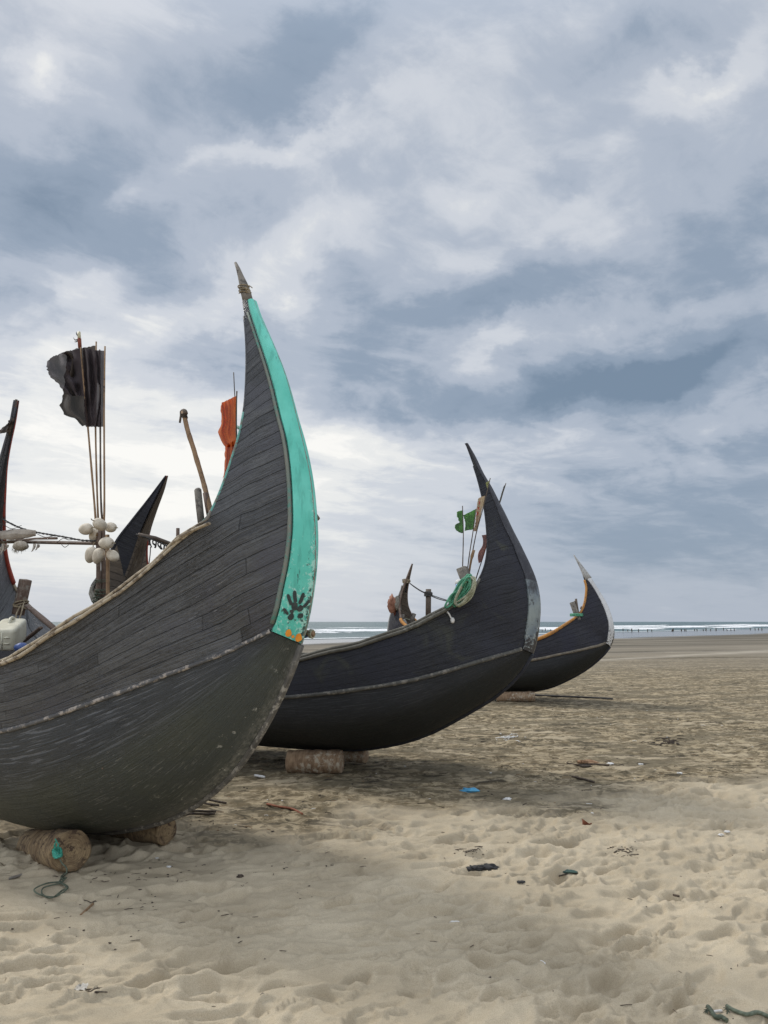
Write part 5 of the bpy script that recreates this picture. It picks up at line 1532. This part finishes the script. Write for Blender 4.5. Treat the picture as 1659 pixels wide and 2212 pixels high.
o = MB().grid(flag_mesh(B2, [(*c6(1078, 838), *c6(1030, 845)), (*c6(1076, 870), *c6(1040, 880)), (*c6(1070, 915), *c6(1036, 930)), (*c6(1062, 960), *c6(1004, 985)), (*c6(1048, 1000), *c6(998, 1030)), (*c6(1030, 1060), *c6(1006, 1075))], -.05, nu=8, nv=18, amp=.03, seed=2)).build('rust_flag', RUSTCLOTH, None, origin=B2.P(*c6(1076, 870), -.05))
tag(o, 'rust red cloth drooping beside the inner curve of the middle prow', 'flag')
o = MB().tube(catmull([B2.P(*c6(966, 965), .3), B2.P(*c6(950, 1020), .3), B2.P(*c6(938, 1080), .3), B2.P(*c6(920, 1200), .3)], 10), [.016, .016, .018, .012, .012, .011, .011, .01, .01, .01], 7).build('stick', CANE, None, origin=B2.P(*c6(938, 1080), .3))
tag(o, 'short bamboo stick standing among the flag poles above the coil', 'stick')
cc = B2.P(*c6(875, 1300), .56)
rt = thing('rope_coil', 'coil of green and pale rope hung over the middle boat gunwale', 'rope coil', cc)


def loop(m, cx, cy, a, b, rot, w, r=.0105, ph=0.0, n=40):
    pts = []
    for t in np.linspace(0, 2 * math.pi, n):
        q = (a * (1 + .06 * math.sin(2 * t + ph))) * math.cos(t); s = b * (1 + .10 * math.sin(3 * t + ph * 2)) * math.sin(t)
        x = cx + q * math.cos(rot) - s * math.sin(rot); y = cy + q * math.sin(rot) + s * math.cos(rot)
        pts.append(B2.P(*c6(x, y), w + .028 * math.sin(t + ph)))
    m.tube(pts, r, 6)


ma, mb_ = MB(), MB()
rot0 = math.atan2(1420 - 1185, 800 - 950)
for k in range(22):
    loop(ma, 866 + random.uniform(-14, 10), 1292 + random.uniform(-12, 14), random.uniform(100, 134), random.uniform(6, 44), rot0 + random.uniform(-.12, .10), .57 + random.uniform(-.03, .03), ph=k)
for k in range(7):
    loop(mb_, 890 + random.uniform(-8, 14), 1300 + random.uniform(-10, 14), random.uniform(112, 136), random.uniform(34, 66), rot0 + random.uniform(-.10, .14), .58 + random.uniform(-.03, .03), ph=k * 1.7)
loop(ma, 790, 1368, 82, 26, rot0 + .12, .62, ph=1)
ma.build('green_loops', GREENROPE, rt); mb_.build('pale_loops', PALEROPE, rt)
rt = thing('buoy', 'small white and blue plastic buoy left of the green coil', 'buoy', B2.P(*c6(846, 1245), .5))
MB().blob(B2.P(*c6(847, 1236), .5), (.043, .043, .04), n=16, m=10).build('white_half', WHITEBIT, rt)
MB().tube([B2.P(*c6(842, 1248), .52), B2.P(*c6(838, 1276), .52)], [.03, .026], 10).build('blue_neck', plain('blue float plastic', (.08, .20, .50), (.12, .27, .60), .4, 10, .1), rt)

# ---- third boat: post and lines, bundle on the stern horn
pb = B3.P(*c6(594, 1520), .1)
o = MB().tube([B3.P(*c6(596, 1285), .1), B3.P(*c6(595, 1400), .1), B3.P(*c6(593, 1560), .1)], [.062, .06, .062], 8, jitter=.08)
rt = thing('mooring_post', 'upright dark post with a rope knot standing in the far boat', 'post', pb)
o.build('post', CANED, rt)
m = MB()
for k in range(4):
    c = B3.P(*c6(594, 1316 + 6 * k), .1)
    m.tube([c + B3.u * .085 * math.cos(a) + B3.v * .085 * math.sin(a) + B3.k * .02 * math.sin(a + k) for a in np.linspace(0, 2 * math.pi, 13)], .016, 5)
m.build('rope_knot', DARKROPE, rt)
m = MB()
for a in (((435, 392), (500, 440), (570, 485), (645, 518), (760, 560), (905, 605)), ((442, 398), (510, 452), (580, 496), (645, 525), (760, 575), (905, 612))):
    m.tube(catmull([B3.P(*cL(*p), .05) for p in a], 24), .011, 5)
tag(m.build('rope', DARKROPE, None, origin=B3.P(*cL(645, 520), .05)), 'pair of thin lines sagging from the far stern to its post', 'rope')
rt = thing('sack', 'faded orange sack and grey net hung on the far stern', 'sack', B3.P(*cL(285, 650), .2))
MB().blob(B3.P(*cL(268, 635), .22), (.105, .10, .19), B3.u, B3.v, B3.k, noise=.9, seed=3).build('sack_body', plain('faded orange sacking', (0.20, 0.085, 0.05), (0.36, 0.18, 0.12), .9, 9, .8), rt)
MB().grid(flag_mesh(B3, [(*cL(300, 680), *cL(222, 680)), (*cL(300, 710), *cL(245, 690)), (*cL(298, 740), *cL(272, 720)), (*cL(292, 770), *cL(280, 755))], .2, nu=6, nv=10, amp=.03)).build('sack_end', RUSTCLOTH, rt)
MB().blob(B3.P(*cL(312, 622), .24), (.065, .07, .17), B3.u, B3.v, B3.k, noise=.3, seed=8).build('net', plain('grey netting', (0.15, 0.135, 0.11), (0.26, 0.235, 0.19), .9, 25, .8), rt)
m = MB()
for k in range(3):
    m.tube(catmull([B3.P(*cL(365 + 5 * k, 430), .1), B3.P(*cL(348 - 8 * k, 560), .12), B3.P(*cL(352 + 4 * k, 700), .1)], 8), .016, 5, jitter=.3)
m.build('cords', GREYWOOD, rt)

# ------------------------------------------------------------------ rollers under the boats
def log(pa, pb, ra, rb, mat, label, seed, name='log_roller'):
    pa, pb = np.array(pa), np.array(pb); n = 26
    ax = (pb - pa) / np.linalg.norm(pb - pa); s1 = np.cross(ax, [0, 0, 1.]); s1 /= np.linalg.norm(s1); s2 = np.cross(s1, ax)
    P = []; UV = []; nn = 28
    L_ = np.linalg.norm(pb - pa)
    seq = [(0, 0.0), (0, .45), (0, .90), (.006, .985)] + [(t, 1.0) for t in np.linspace(.04, .96, n)] + [(.99, .96), (1, .85), (1, .45), (1, 0.0)]
    for t, k in seq:
        c = pa + (pb - pa) * t; row = []; uu = []
        for j in range(nn + 1):
            a = 2 * math.pi * j / nn
            q = 1 + .06 * float(perlin(np.array([math.cos(a) * 1.4 + seed]), np.array([math.sin(a) * 1.4 + t * 2.2]), seed)[0]) + .09 * float(perlin(np.array([t * L_ * 14 + seed]), np.array([math.cos(a) * 1.2]), seed + 3)[0]) * (k > .9)
            r = (ra * (1 - t) + rb * t) * k * q
            dep = .010 * float(perlin(np.array([math.cos(a) * k * 2.5 + seed]), np.array([math.sin(a) * k * 2.5]), seed + 7)[0]) if k < .9 else 0
            row.append(c + s1 * r * math.cos(a) + s2 * r * math.sin(a) + ax * dep); uu.append((a * .16, t * L_ * 1.2 + k))
        row[-1] = row[0]; P.append(row); UV.append(uu)
    o = MB().grid(P, UV, flip=True).build(name, mat, None, origin=(pa + pb) / 2)
    return tag(o, label, 'log')


def at_depth(px, py, d):
    r = ray(px, py); return CAM + r * (d / r[1])


pa = at_depth(*g1_(462, 412), 5.02); pb = at_depth(*g1_(205, 372), 5.75)
lg = log(pa, pb, .128, .112, LOG1, 'fibrous brown log with a green rope knotted round its end', 3)
q = at_depth(*g1_(1085, 283), 5.62)
log(q, q + np.array([-.78, .42, -.01]), .098, .10, LOG1, 'dark log end in shade under the nearest boat, right side', 8)
log(at_depth(*c7(478, 965), 8.10), at_depth(*c7(188, 967), 8.22), .118, .122, LOG2, 'peeling reddish log lying sideways under the middle boat', 12)
q = at_depth(*c7(612, 937), 8.75)
log(q, q + np.array([-.6, .25, 0]), .078, .08, LOG2, 'smaller log end behind the peeling log, under the middle boat', 15)
log(at_depth(*c8(304, 948), 15.35), at_depth(*c8(80, 949), 15.45), .098, .10, LOG2, 'pale brown log under the farthest boat', 18)
# green rope on the first log
pk = at_depth(*g1_(372, 425), 4.93)
rt = thing('rope', 'green rope knotted on the log and coiled on the sand', 'rope', pk)
m = MB()
for k in range(6):
    m.tube([pk + np.array([.022 * math.cos(a + k), .018 * math.sin(a + k * 1.3), .024 * math.sin(a * 1.0 + k * .7)]) for a in np.linspace(0, 5.6, 12)], .0075, 5)
for k in range(4):
    m.tube(catmull([pk + np.array([0, -.01, .02]), pk + np.array([random.uniform(-.02, .02), -.02, .045]), pk + np.array([random.uniform(-.03, .03), -.02, .06 + .01 * k])], 5), .004, 4)
m.build('knot', rope_mat('teal rope', (.03, .27, .19), (.07, .38, .28)), rt)


def gpts(f, pts, up=.008):
    P = [ground_at(*f(x, y)) for x, y in pts]
    L_ = np.linalg.norm(P[-1] - P[0])
    if len(P) <= 4 and L_ < .3:          # a short stiff piece bridges the hollows
        zm = sorted(p[2] for p in P)[len(P) // 2] + up
        return [CAM + ray(*f(x, y)) * ((zm - CAMH) / ray(*f(x, y))[2]) for x, y in pts]
    Z = [p[2] for p in P]
    return [np.array([p[0], p[1], max(Z[i], .5 * Z[i] + .5 * max(Z[max(0, i - 1):i + 2])) + up]) for i, p in enumerate(P)]


gp = gpts(g1_, up=.014, pts=[(415, 575), (395, 600), (410, 625), (300, 640), (220, 685), (260, 715), (350, 735), (430, 715), (440, 670), (400, 640), (330, 648), (280, 670), (275, 715), (330, 730), (410, 715), (435, 680), (400, 630), (430, 600), (390, 610)])
m = MB(); m.tube(catmull([pk, at_depth(*g1_(400, 490), 4.92), at_depth(*g1_(430, 520), 4.90), at_depth(*g1_(432, 555), 4.86)] + gp, 120), .0046, 6)
m.tube(catmull(gpts(g1_, [(430, 560), (405, 585), (385, 615), (415, 632)], .012), 20), .0045, 5)
m.build('loose_coil', OLIVEROPE, rt)

# ------------------------------------------------------------------ litter on the sand
def crumple(name, px, py, sx, sy, sz, mat, label, cat, seed, noise=.7, rot=0.0):
    p = ground_at(px, py)
    ax = np.array([math.cos(rot), math.sin(rot), 0]); ay = np.array([-math.sin(rot), math.cos(rot), 0])
    o = MB().blob(p + np.array([0, 0, sz * .55]), (sx, sy, sz), ax, ay, (0, 0, 1), n=22, m=14, noise=noise, seed=seed).build(name, mat, None, origin=p)
    return tag(o, label, cat)


def twig(name, f, pts, r, mat, label, cat, group=None, up=None):
    P = gpts(f, pts, up if up is not None else r * .7)
    o = MB().tube(catmull(P, max(6, 4 * len(P))), r, 6, jitter=.25).build(name, mat, None, origin=P[0])
    return tag(o, label, cat, group)


crumple('plastic_bag', *g2_(1385, 30), .065, .035, .022, BLUEPLASTIC, 'crumpled sky blue plastic bag on the trampled sand', 'plastic bag', 5, .9)
rt = thing('cloth', 'black wet rag lying in two humps on the pale sand', 'rag', ground_at(*g2_(1470, 535)))
zr = ground_at(*g2_(1460, 535))[2]


def on_plane(px, py, z):
    r = ray(px, py); return CAM + r * ((z - CAMH) / r[2])


p = on_plane(*g2_(1512, 535), zr + .004); MB().blob(p + np.array([0, 0, .02]), (.048, .030, .016), n=26, m=16, noise=1.3, seed=31).build('rag_hump', BLACKBIT, rt)
p = on_plane(*g2_(1408, 536), zr + .004); MB().blob(p + np.array([0, 0, .014]), (.032, .022, .013), n=24, m=14, noise=1.3, seed=37).build('rag_hump', BLACKBIT, rt)
MB().tube(catmull([on_plane(*g2_(x, y), zr + .012) for x, y in ((1375, 532), (1410, 528), (1445, 530), (1500, 524))], 14), .012, 6, flat=1.6, jitter=.5).build('rag_strip', BLACKBIT, rt)
crumple('shard', *g2_(1290, 882), .028, .012, .008, WHITEBIT, 'pale grey shell shard on the smooth sand at centre right', 'shell', 6)
crumple('shard', *g2_(1597, 906), .012, .013, .008, BLACKBIT, 'small black chip right of the pale shell shard', 'chip', 7)
crumple('pebble', *g2_(45, 1357), .010, .009, .007, BLACKBIT, 'single black pebble near the bottom edge, left of centre', 'pebble', 8)
crumple('clod', *g1_(1555, 582), .018, .013, .010, DARKBIT, 'small brown clod on the shaded sand near the big log', 'clod', 9)
twig('stick', g1_, [(520, 832), (560, 795), (602, 754)], .007, STRAW, 'brown stick pointing up beside the edge of the boat shadow', 'stick')
twig('stick', g2_, [(1492, 1254), (1506, 1242), (1520, 1232)], .0055, DARKBIT, 'short dark stick on smooth sand right of centre', 'stick')
twig('stick', g3_, [(1045, 697), (1065, 702), (1085, 706)], .0065, DARKBIT, 'small dark stick in the rippled sand on the right', 'stick')
twig('stick', g1_, [(60, 592), (120, 575), (175, 558)], .010, GREYWOOD, 'flat pale splinter in the sand left of the rope coil', 'stick')
twig('stick', g4_, [(520, 680), (580, 695), (648, 711)], .012, DARKBIT, 'dark stick where the trampled sand turns pale', 'stick')
twig('stick', g2_, [(70, 118), (150, 138), (230, 150), (300, 178)], .010, RUSTBIT, 'long reddish twig right of the nearest hull', 'stick')
twig('pole', g4_, [(308, 207), (450, 214), (600, 220), (756, 229)], .024, BLACKBIT, 'long black pole lying on the sand right of the farthest log', 'pole', up=.012)
for k, (a, lab) in enumerate((((980, 985), 'lowest'), ((985, 965), 'second lowest'), ((1000, 950), 'upper'), ((1040, 938), 'topmost'))):
    twig('branch', c5, [a, (a[0] + 70, a[1] - 8 + random.uniform(-4, 4)), (a[0] + 150, a[1] - 10 + 5 * k), (a[0] + 190, a[1] - 12 + 8 * k)], .010, DARKBIT, lab + ' grey branch of the heap beside the nearest hull', 'branch', 'branches heaped beside the hull', up=.015 + .012 * k)
twig('tube', c5, [(1388, 765), (1415, 770), (1440, 774)], .014, WHITEBIT, 'white plastic tube lying between the two nearest boats', 'tube')
rt = thing('paper_scrap', 'torn white paper with dry twigs near the bottom left', 'paper', ground_at(*g1_(540, 1315)))
P = []
p = ground_at(*g1_(530, 1318))
for i in range(8):
    P.append([p + np.array([(-.5 + j / 7) * .05 + random.uniform(-.006, .006), (-.5 + i / 7) * .06 + random.uniform(-.006, .006), .006 + .014 * abs(math.sin(i * 1.7 + j * 1.1))]) for j in range(8)])
MB().grid(P).build('paper', plain('dull paper', (.36, .33, .28), (.55, .52, .46), .8, 30, .3), rt)
m = MB()
for k in range(12):
    a = gpts(g1_, [(560 + random.uniform(0, 60), 1318 + random.uniform(-10, 14)), (620 + random.uniform(0, 80), 1318 + random.uniform(-22, 16))], .008)
    m.tube(a, .0022, 4)
m.build('twigs', DARKBIT, rt)
rt = thing('scrap', 'rusty folded scrap standing in the pale sand at right', 'scrap', ground_at(*g3_(480, 245)))
p = ground_at(*g3_(470, 248))
MB().grid([[p + np.array([.0 + .05 * v, .0 - .03 * v * u, .055 * u * (1 - .6 * v) + .004]) for u in np.linspace(0, 1, 5)] for v in np.linspace(-.3, 1, 7)]).build('scrap_sheet', RUSTBIT, rt)
MB().grid([[p + np.array([-.02 + .07 * v, -.01 - .025 * u, .022 * u + .006 + .02 * v * u]) for u in np.linspace(0, 1, 5)] for v in np.linspace(0, 1, 7)]).build('scrap_fold', RUSTBIT, rt)
crumple('scrap', *g3_(375, 568), .045, .018, .010, plain('dark teal scrap', (.03, .06, .05), (.06, .11, .09), .8, 30, .5), 'dark teal scrap of net in the sand at right', 'scrap', 12)
twig('stick', g3_, [(305, 575), (370, 560), (442, 558)], .005, DARKBIT, 'thin dark stick lying on the teal scrap', 'stick')
crumple('clod', *g3_(58, 628), .022, .012, .008, BLACKBIT, 'black fleck on smooth sand left of the teal scrap', 'clod', 13)
twig('tube', g3_, [(186, 1126), (200, 1134), (213, 1143)], .0055, WHITEBIT, 'short white stub on the sand at lower right', 'stub')
for (x, y), s_, lab in (((520, 172), .018, 'white shell fragment just above the rusty scrap'), ((1358, 318), .022, 'left half of a broken white shell, far right'), ((1395, 313), .020, 'right half of a broken white shell, far right'), ((1300, 880), .0, ''), ):
    if s_: crumple('shell', *g3_(x, y), s_ * .95, s_ * .7, s_ * .4, WHITEBIT, lab, 'shell', int(x), .8)
for f, (x, y), s_, lab in ((g4_, (145, 812), .045, 'white scrap left below the blue bag on trampled sand'), (g4_, (920, 607), .035, 'small white scrap right of the brown debris'), (g4_, (740, 605), .045, 'white scrap touching the brown debris on its right'), (g4_, (1145, 660), .035, 'white scrap near the far right dry sand edge'), (g1_, (1092, 549), .018, 'white shell with dark bits in the boat shadow'), (g1_, (1018, 436), .012, 'tiny white shell nearest the log in the boat shadow'), (c5, (1375, 262), .0, '')):
    if s_: crumple('shell', *f(x, y), s_ * .8, s_ * .55, s_ * .3, WHITEBIT, lab, 'scrap', int(x), .8)
rt = thing('debris', 'brown bark and orange plastic debris on the trampled sand', 'debris', ground_at(*g4_(610, 607)))
p = ground_at(*g4_(605, 608)); MB().blob(p + np.array([0, 0, .02]), (.10, .035, .02), n=20, m=10, noise=.9, seed=41).build('bark', plain('orange brown bark', (.22, .12, .06), (.42, .25, .14), .8, 12, .5), rt)
p = ground_at(*g4_(600, 622)); MB().blob(p + np.array([0, 0, .012]), (.06, .03, .013), n=16, m=8, noise=.6, seed=43).build('bark', DARKBIT, rt)
MB().tube(catmull(gpts(g4_, [(490, 603), (560, 608), (640, 612), (735, 616)], .012), 14), .009, 6, jitter=.5).build('strip', DARKBIT, rt)
# frayed rope at the lower right corner
rt = thing('rope_end', 'frayed dark green rope ends at the bottom right corner', 'rope', ground_at(*g3_(1290, 1460)))
m = MB()
mm = MB()
m.tube(catmull(gpts(g3_, [(1272, 1448), (1292, 1480), (1325, 1510), (1360, 1560), (1400, 1600)], .012), 24), .0095, 7)
mm.tube(catmull(gpts(g3_, [(1395, 1450), (1440, 1465), (1520, 1475), (1600, 1500), (1680, 1535), (1760, 1570)], .012), 30), .0082, 7)
m.build('strand', OLIVEROPE, rt); mm.build('strand', OLIVEROPE, rt)
for (x, y) in ((1262, 1445), (1392, 1445)):
    m = MB(); root_pt = gpts(g3_, [(x + 12, y + 6)], .012)[0]
    for k in range(22):
        a = [root_pt, gpts(g3_, [(x + random.uniform(-24, 24), y + random.uniform(-26, 24))], .006 + random.uniform(0, .014))[0]]
        m.tube([a[0], (a[0] + a[1]) / 2 + np.array([0, 0, .006]), a[1]], .0016, 4)
    m.build('frayed_end', OLIVEROPE, rt)
twig('tube', g3_, [(1298, 1455), (1330, 1452), (1360, 1449)], .0065, WHITEBIT, 'white stub between the frayed rope ends', 'stub')

# ---- uncountable crumbs: one object each
def scatter(name, n, fxy, sizes, mat, label, kinds=0):
    m = MB()
    for k in range(n):
        x, y = fxy()
        z = hz(x, y); s_ = random.uniform(*sizes)
        a = random.uniform(0, 6.28)
        if random.random() < .5:
            ln = s_ * random.uniform(2, 6); d = np.array([math.cos(a), math.sin(a) * .7, 0]) * ln; p = np.array([x, y, z + s_ * .3])
            m.tube([p - d, p + np.array([0, 0, s_ * .4]), p + d], s_ * .32, 4, jitter=.4)
        else:
            m.blob((x, y, z + s_ * .2), (s_ * random.uniform(.8, 1.6), s_ * random.uniform(.6, 1.1), s_ * .5), n=6, m=4, noise=.6, seed=k)
    return tag(m.build(name, mat, None), label, 'debris', kind='stuff')


def in_rough():
    while True:
        d = math.exp(random.uniform(math.log(6), math.log(17))); x = random.uniform(-.3, .56) * d
        if float(rough_zone(np.array([x]), np.array([d]))[0]) > .6: return x, d


def in_dry():
    d = math.exp(random.uniform(math.log(3.2), math.log(7.5))); return random.uniform(-.55, .55) * d, d


def in_lee():
    return -1.3 + random.gauss(0, .55), 4.75 + random.gauss(0, .45)


scatter('sand_debris', 620, in_rough, (.004, .012), DARKBIT, 'dark crumbs and twigs scattered over the trampled sand')
scatter('straw_litter', 260, in_rough, (.004, .009), STRAW, 'straw coloured crumbs scattered over the trampled sand')
scatter('shell_grit', 60, in_rough, (.005, .010), WHITEBIT, 'white shell grit strewn over the trampled sand')
scatter('sand_crumbs', 110, in_dry, (.003, .006), DARKBIT, 'fine dark crumbs on the smooth pale sand')
scatter('sand_crumbs', 120, in_lee, (.003, .0075), DARKBIT, 'fine dark crumbs in the lee of the nearest boat')


def heap(cx, cy, rx, ry, f):
    def g():
        p = ground_at(*f(cx + random.gauss(0, rx), cy + random.gauss(0, ry))); return p[0], p[1]
    return g


scatter('shell_heap', 26, heap(140, 450, 45, 8, g4_), (.008, .020), WHITEBIT, 'heap of white shell bits right of the middle hull')
scatter('husk_heap', 45, heap(1080, 478, 60, 12, g4_), (.008, .022), DARKBIT, 'heap of dark husks on the trampled sand at right')
scatter('seed_crumbs', 40, heap(745, 415, 55, 14, g3_), (.004, .009), DARKBIT, 'patch of dark seed crumbs on the pale rippled sand')
scatter('seed_crumbs', 40, heap(1400, 412, 45, 10, g2_), (.004, .008), DARKBIT, 'patch of dark seed crumbs above the black rag')

# ------------------------------------------------------------------ stakes along the waterline
random.seed(23)
s0 = None
xs = sorted([random.uniform(1338, 1655) for _ in range(30)] + [1163, 1171, 1178, 1190, 1199])
for k, px in enumerate(xs):
    py = 1364.5 - (px - 1330) * .010 + random.uniform(-.8, .8) if px > 1300 else 1364 + random.uniform(-.5, .5)
    r = ray(px, py); t = (-.60 - CAMH) / r[2]; p = CAM + r * t
    h = random.uniform(.35, .75); 
    if s0 is None:
        m = MB().tube([(0, 0, -.5), (.01, 0, .3), (.0, .01, .8), (.02, .01, 1.0)], [.11, .10, .09, .06], 7, jitter=.2)
        o = m.build('stake', DARKBIT, None, origin=(0, 0, 0)); s0 = o
    else:
        o = s0.copy(); COL.objects.link(o)
    o.location = p; o.scale = (1, 1, h); o.rotation_euler = (random.uniform(-.1, .1), random.uniform(-.15, .15), random.uniform(0, 6))
    tag(o, 'tiny dark stake in the row along the distant waterline', 'stake', 'dark stakes along the waterline')

# dark scrap of cloth tied near the tip of the stern horn
rt = thing('cloth_scrap', 'dark scrap of cloth tied near the tip of the horn at the left edge', 'cloth', B1.P(*c1(110, 1120), .02))
MB().grid(flag_mesh(B1, [(*c1(118, 1085), *c1(70, 1110)), (*c1(112, 1120), *c1(30, 1140)), (*c1(108, 1150), *c1(-10, 1180)), (*c1(100, 1185), *c1(-20, 1208))], .03, nu=10, nv=12, amp=.02, rag=.8, seed=3)).build('scrap_cloth', BROWNCLOTH, rt)
m = MB()
for k in range(3):
    c = B1.P(*c1(108 - 2 * k, 1095 + 14 * k), .0)
    m.tube([c + B1.u * .024 * math.cos(a) + B1.v * .024 * math.sin(a) + B1.k * .006 * math.sin(a + k) for a in np.linspace(0, 2 * math.pi, 13)], .006, 5, jitter=.4)
m.build('knot', BROWNCLOTH, rt)
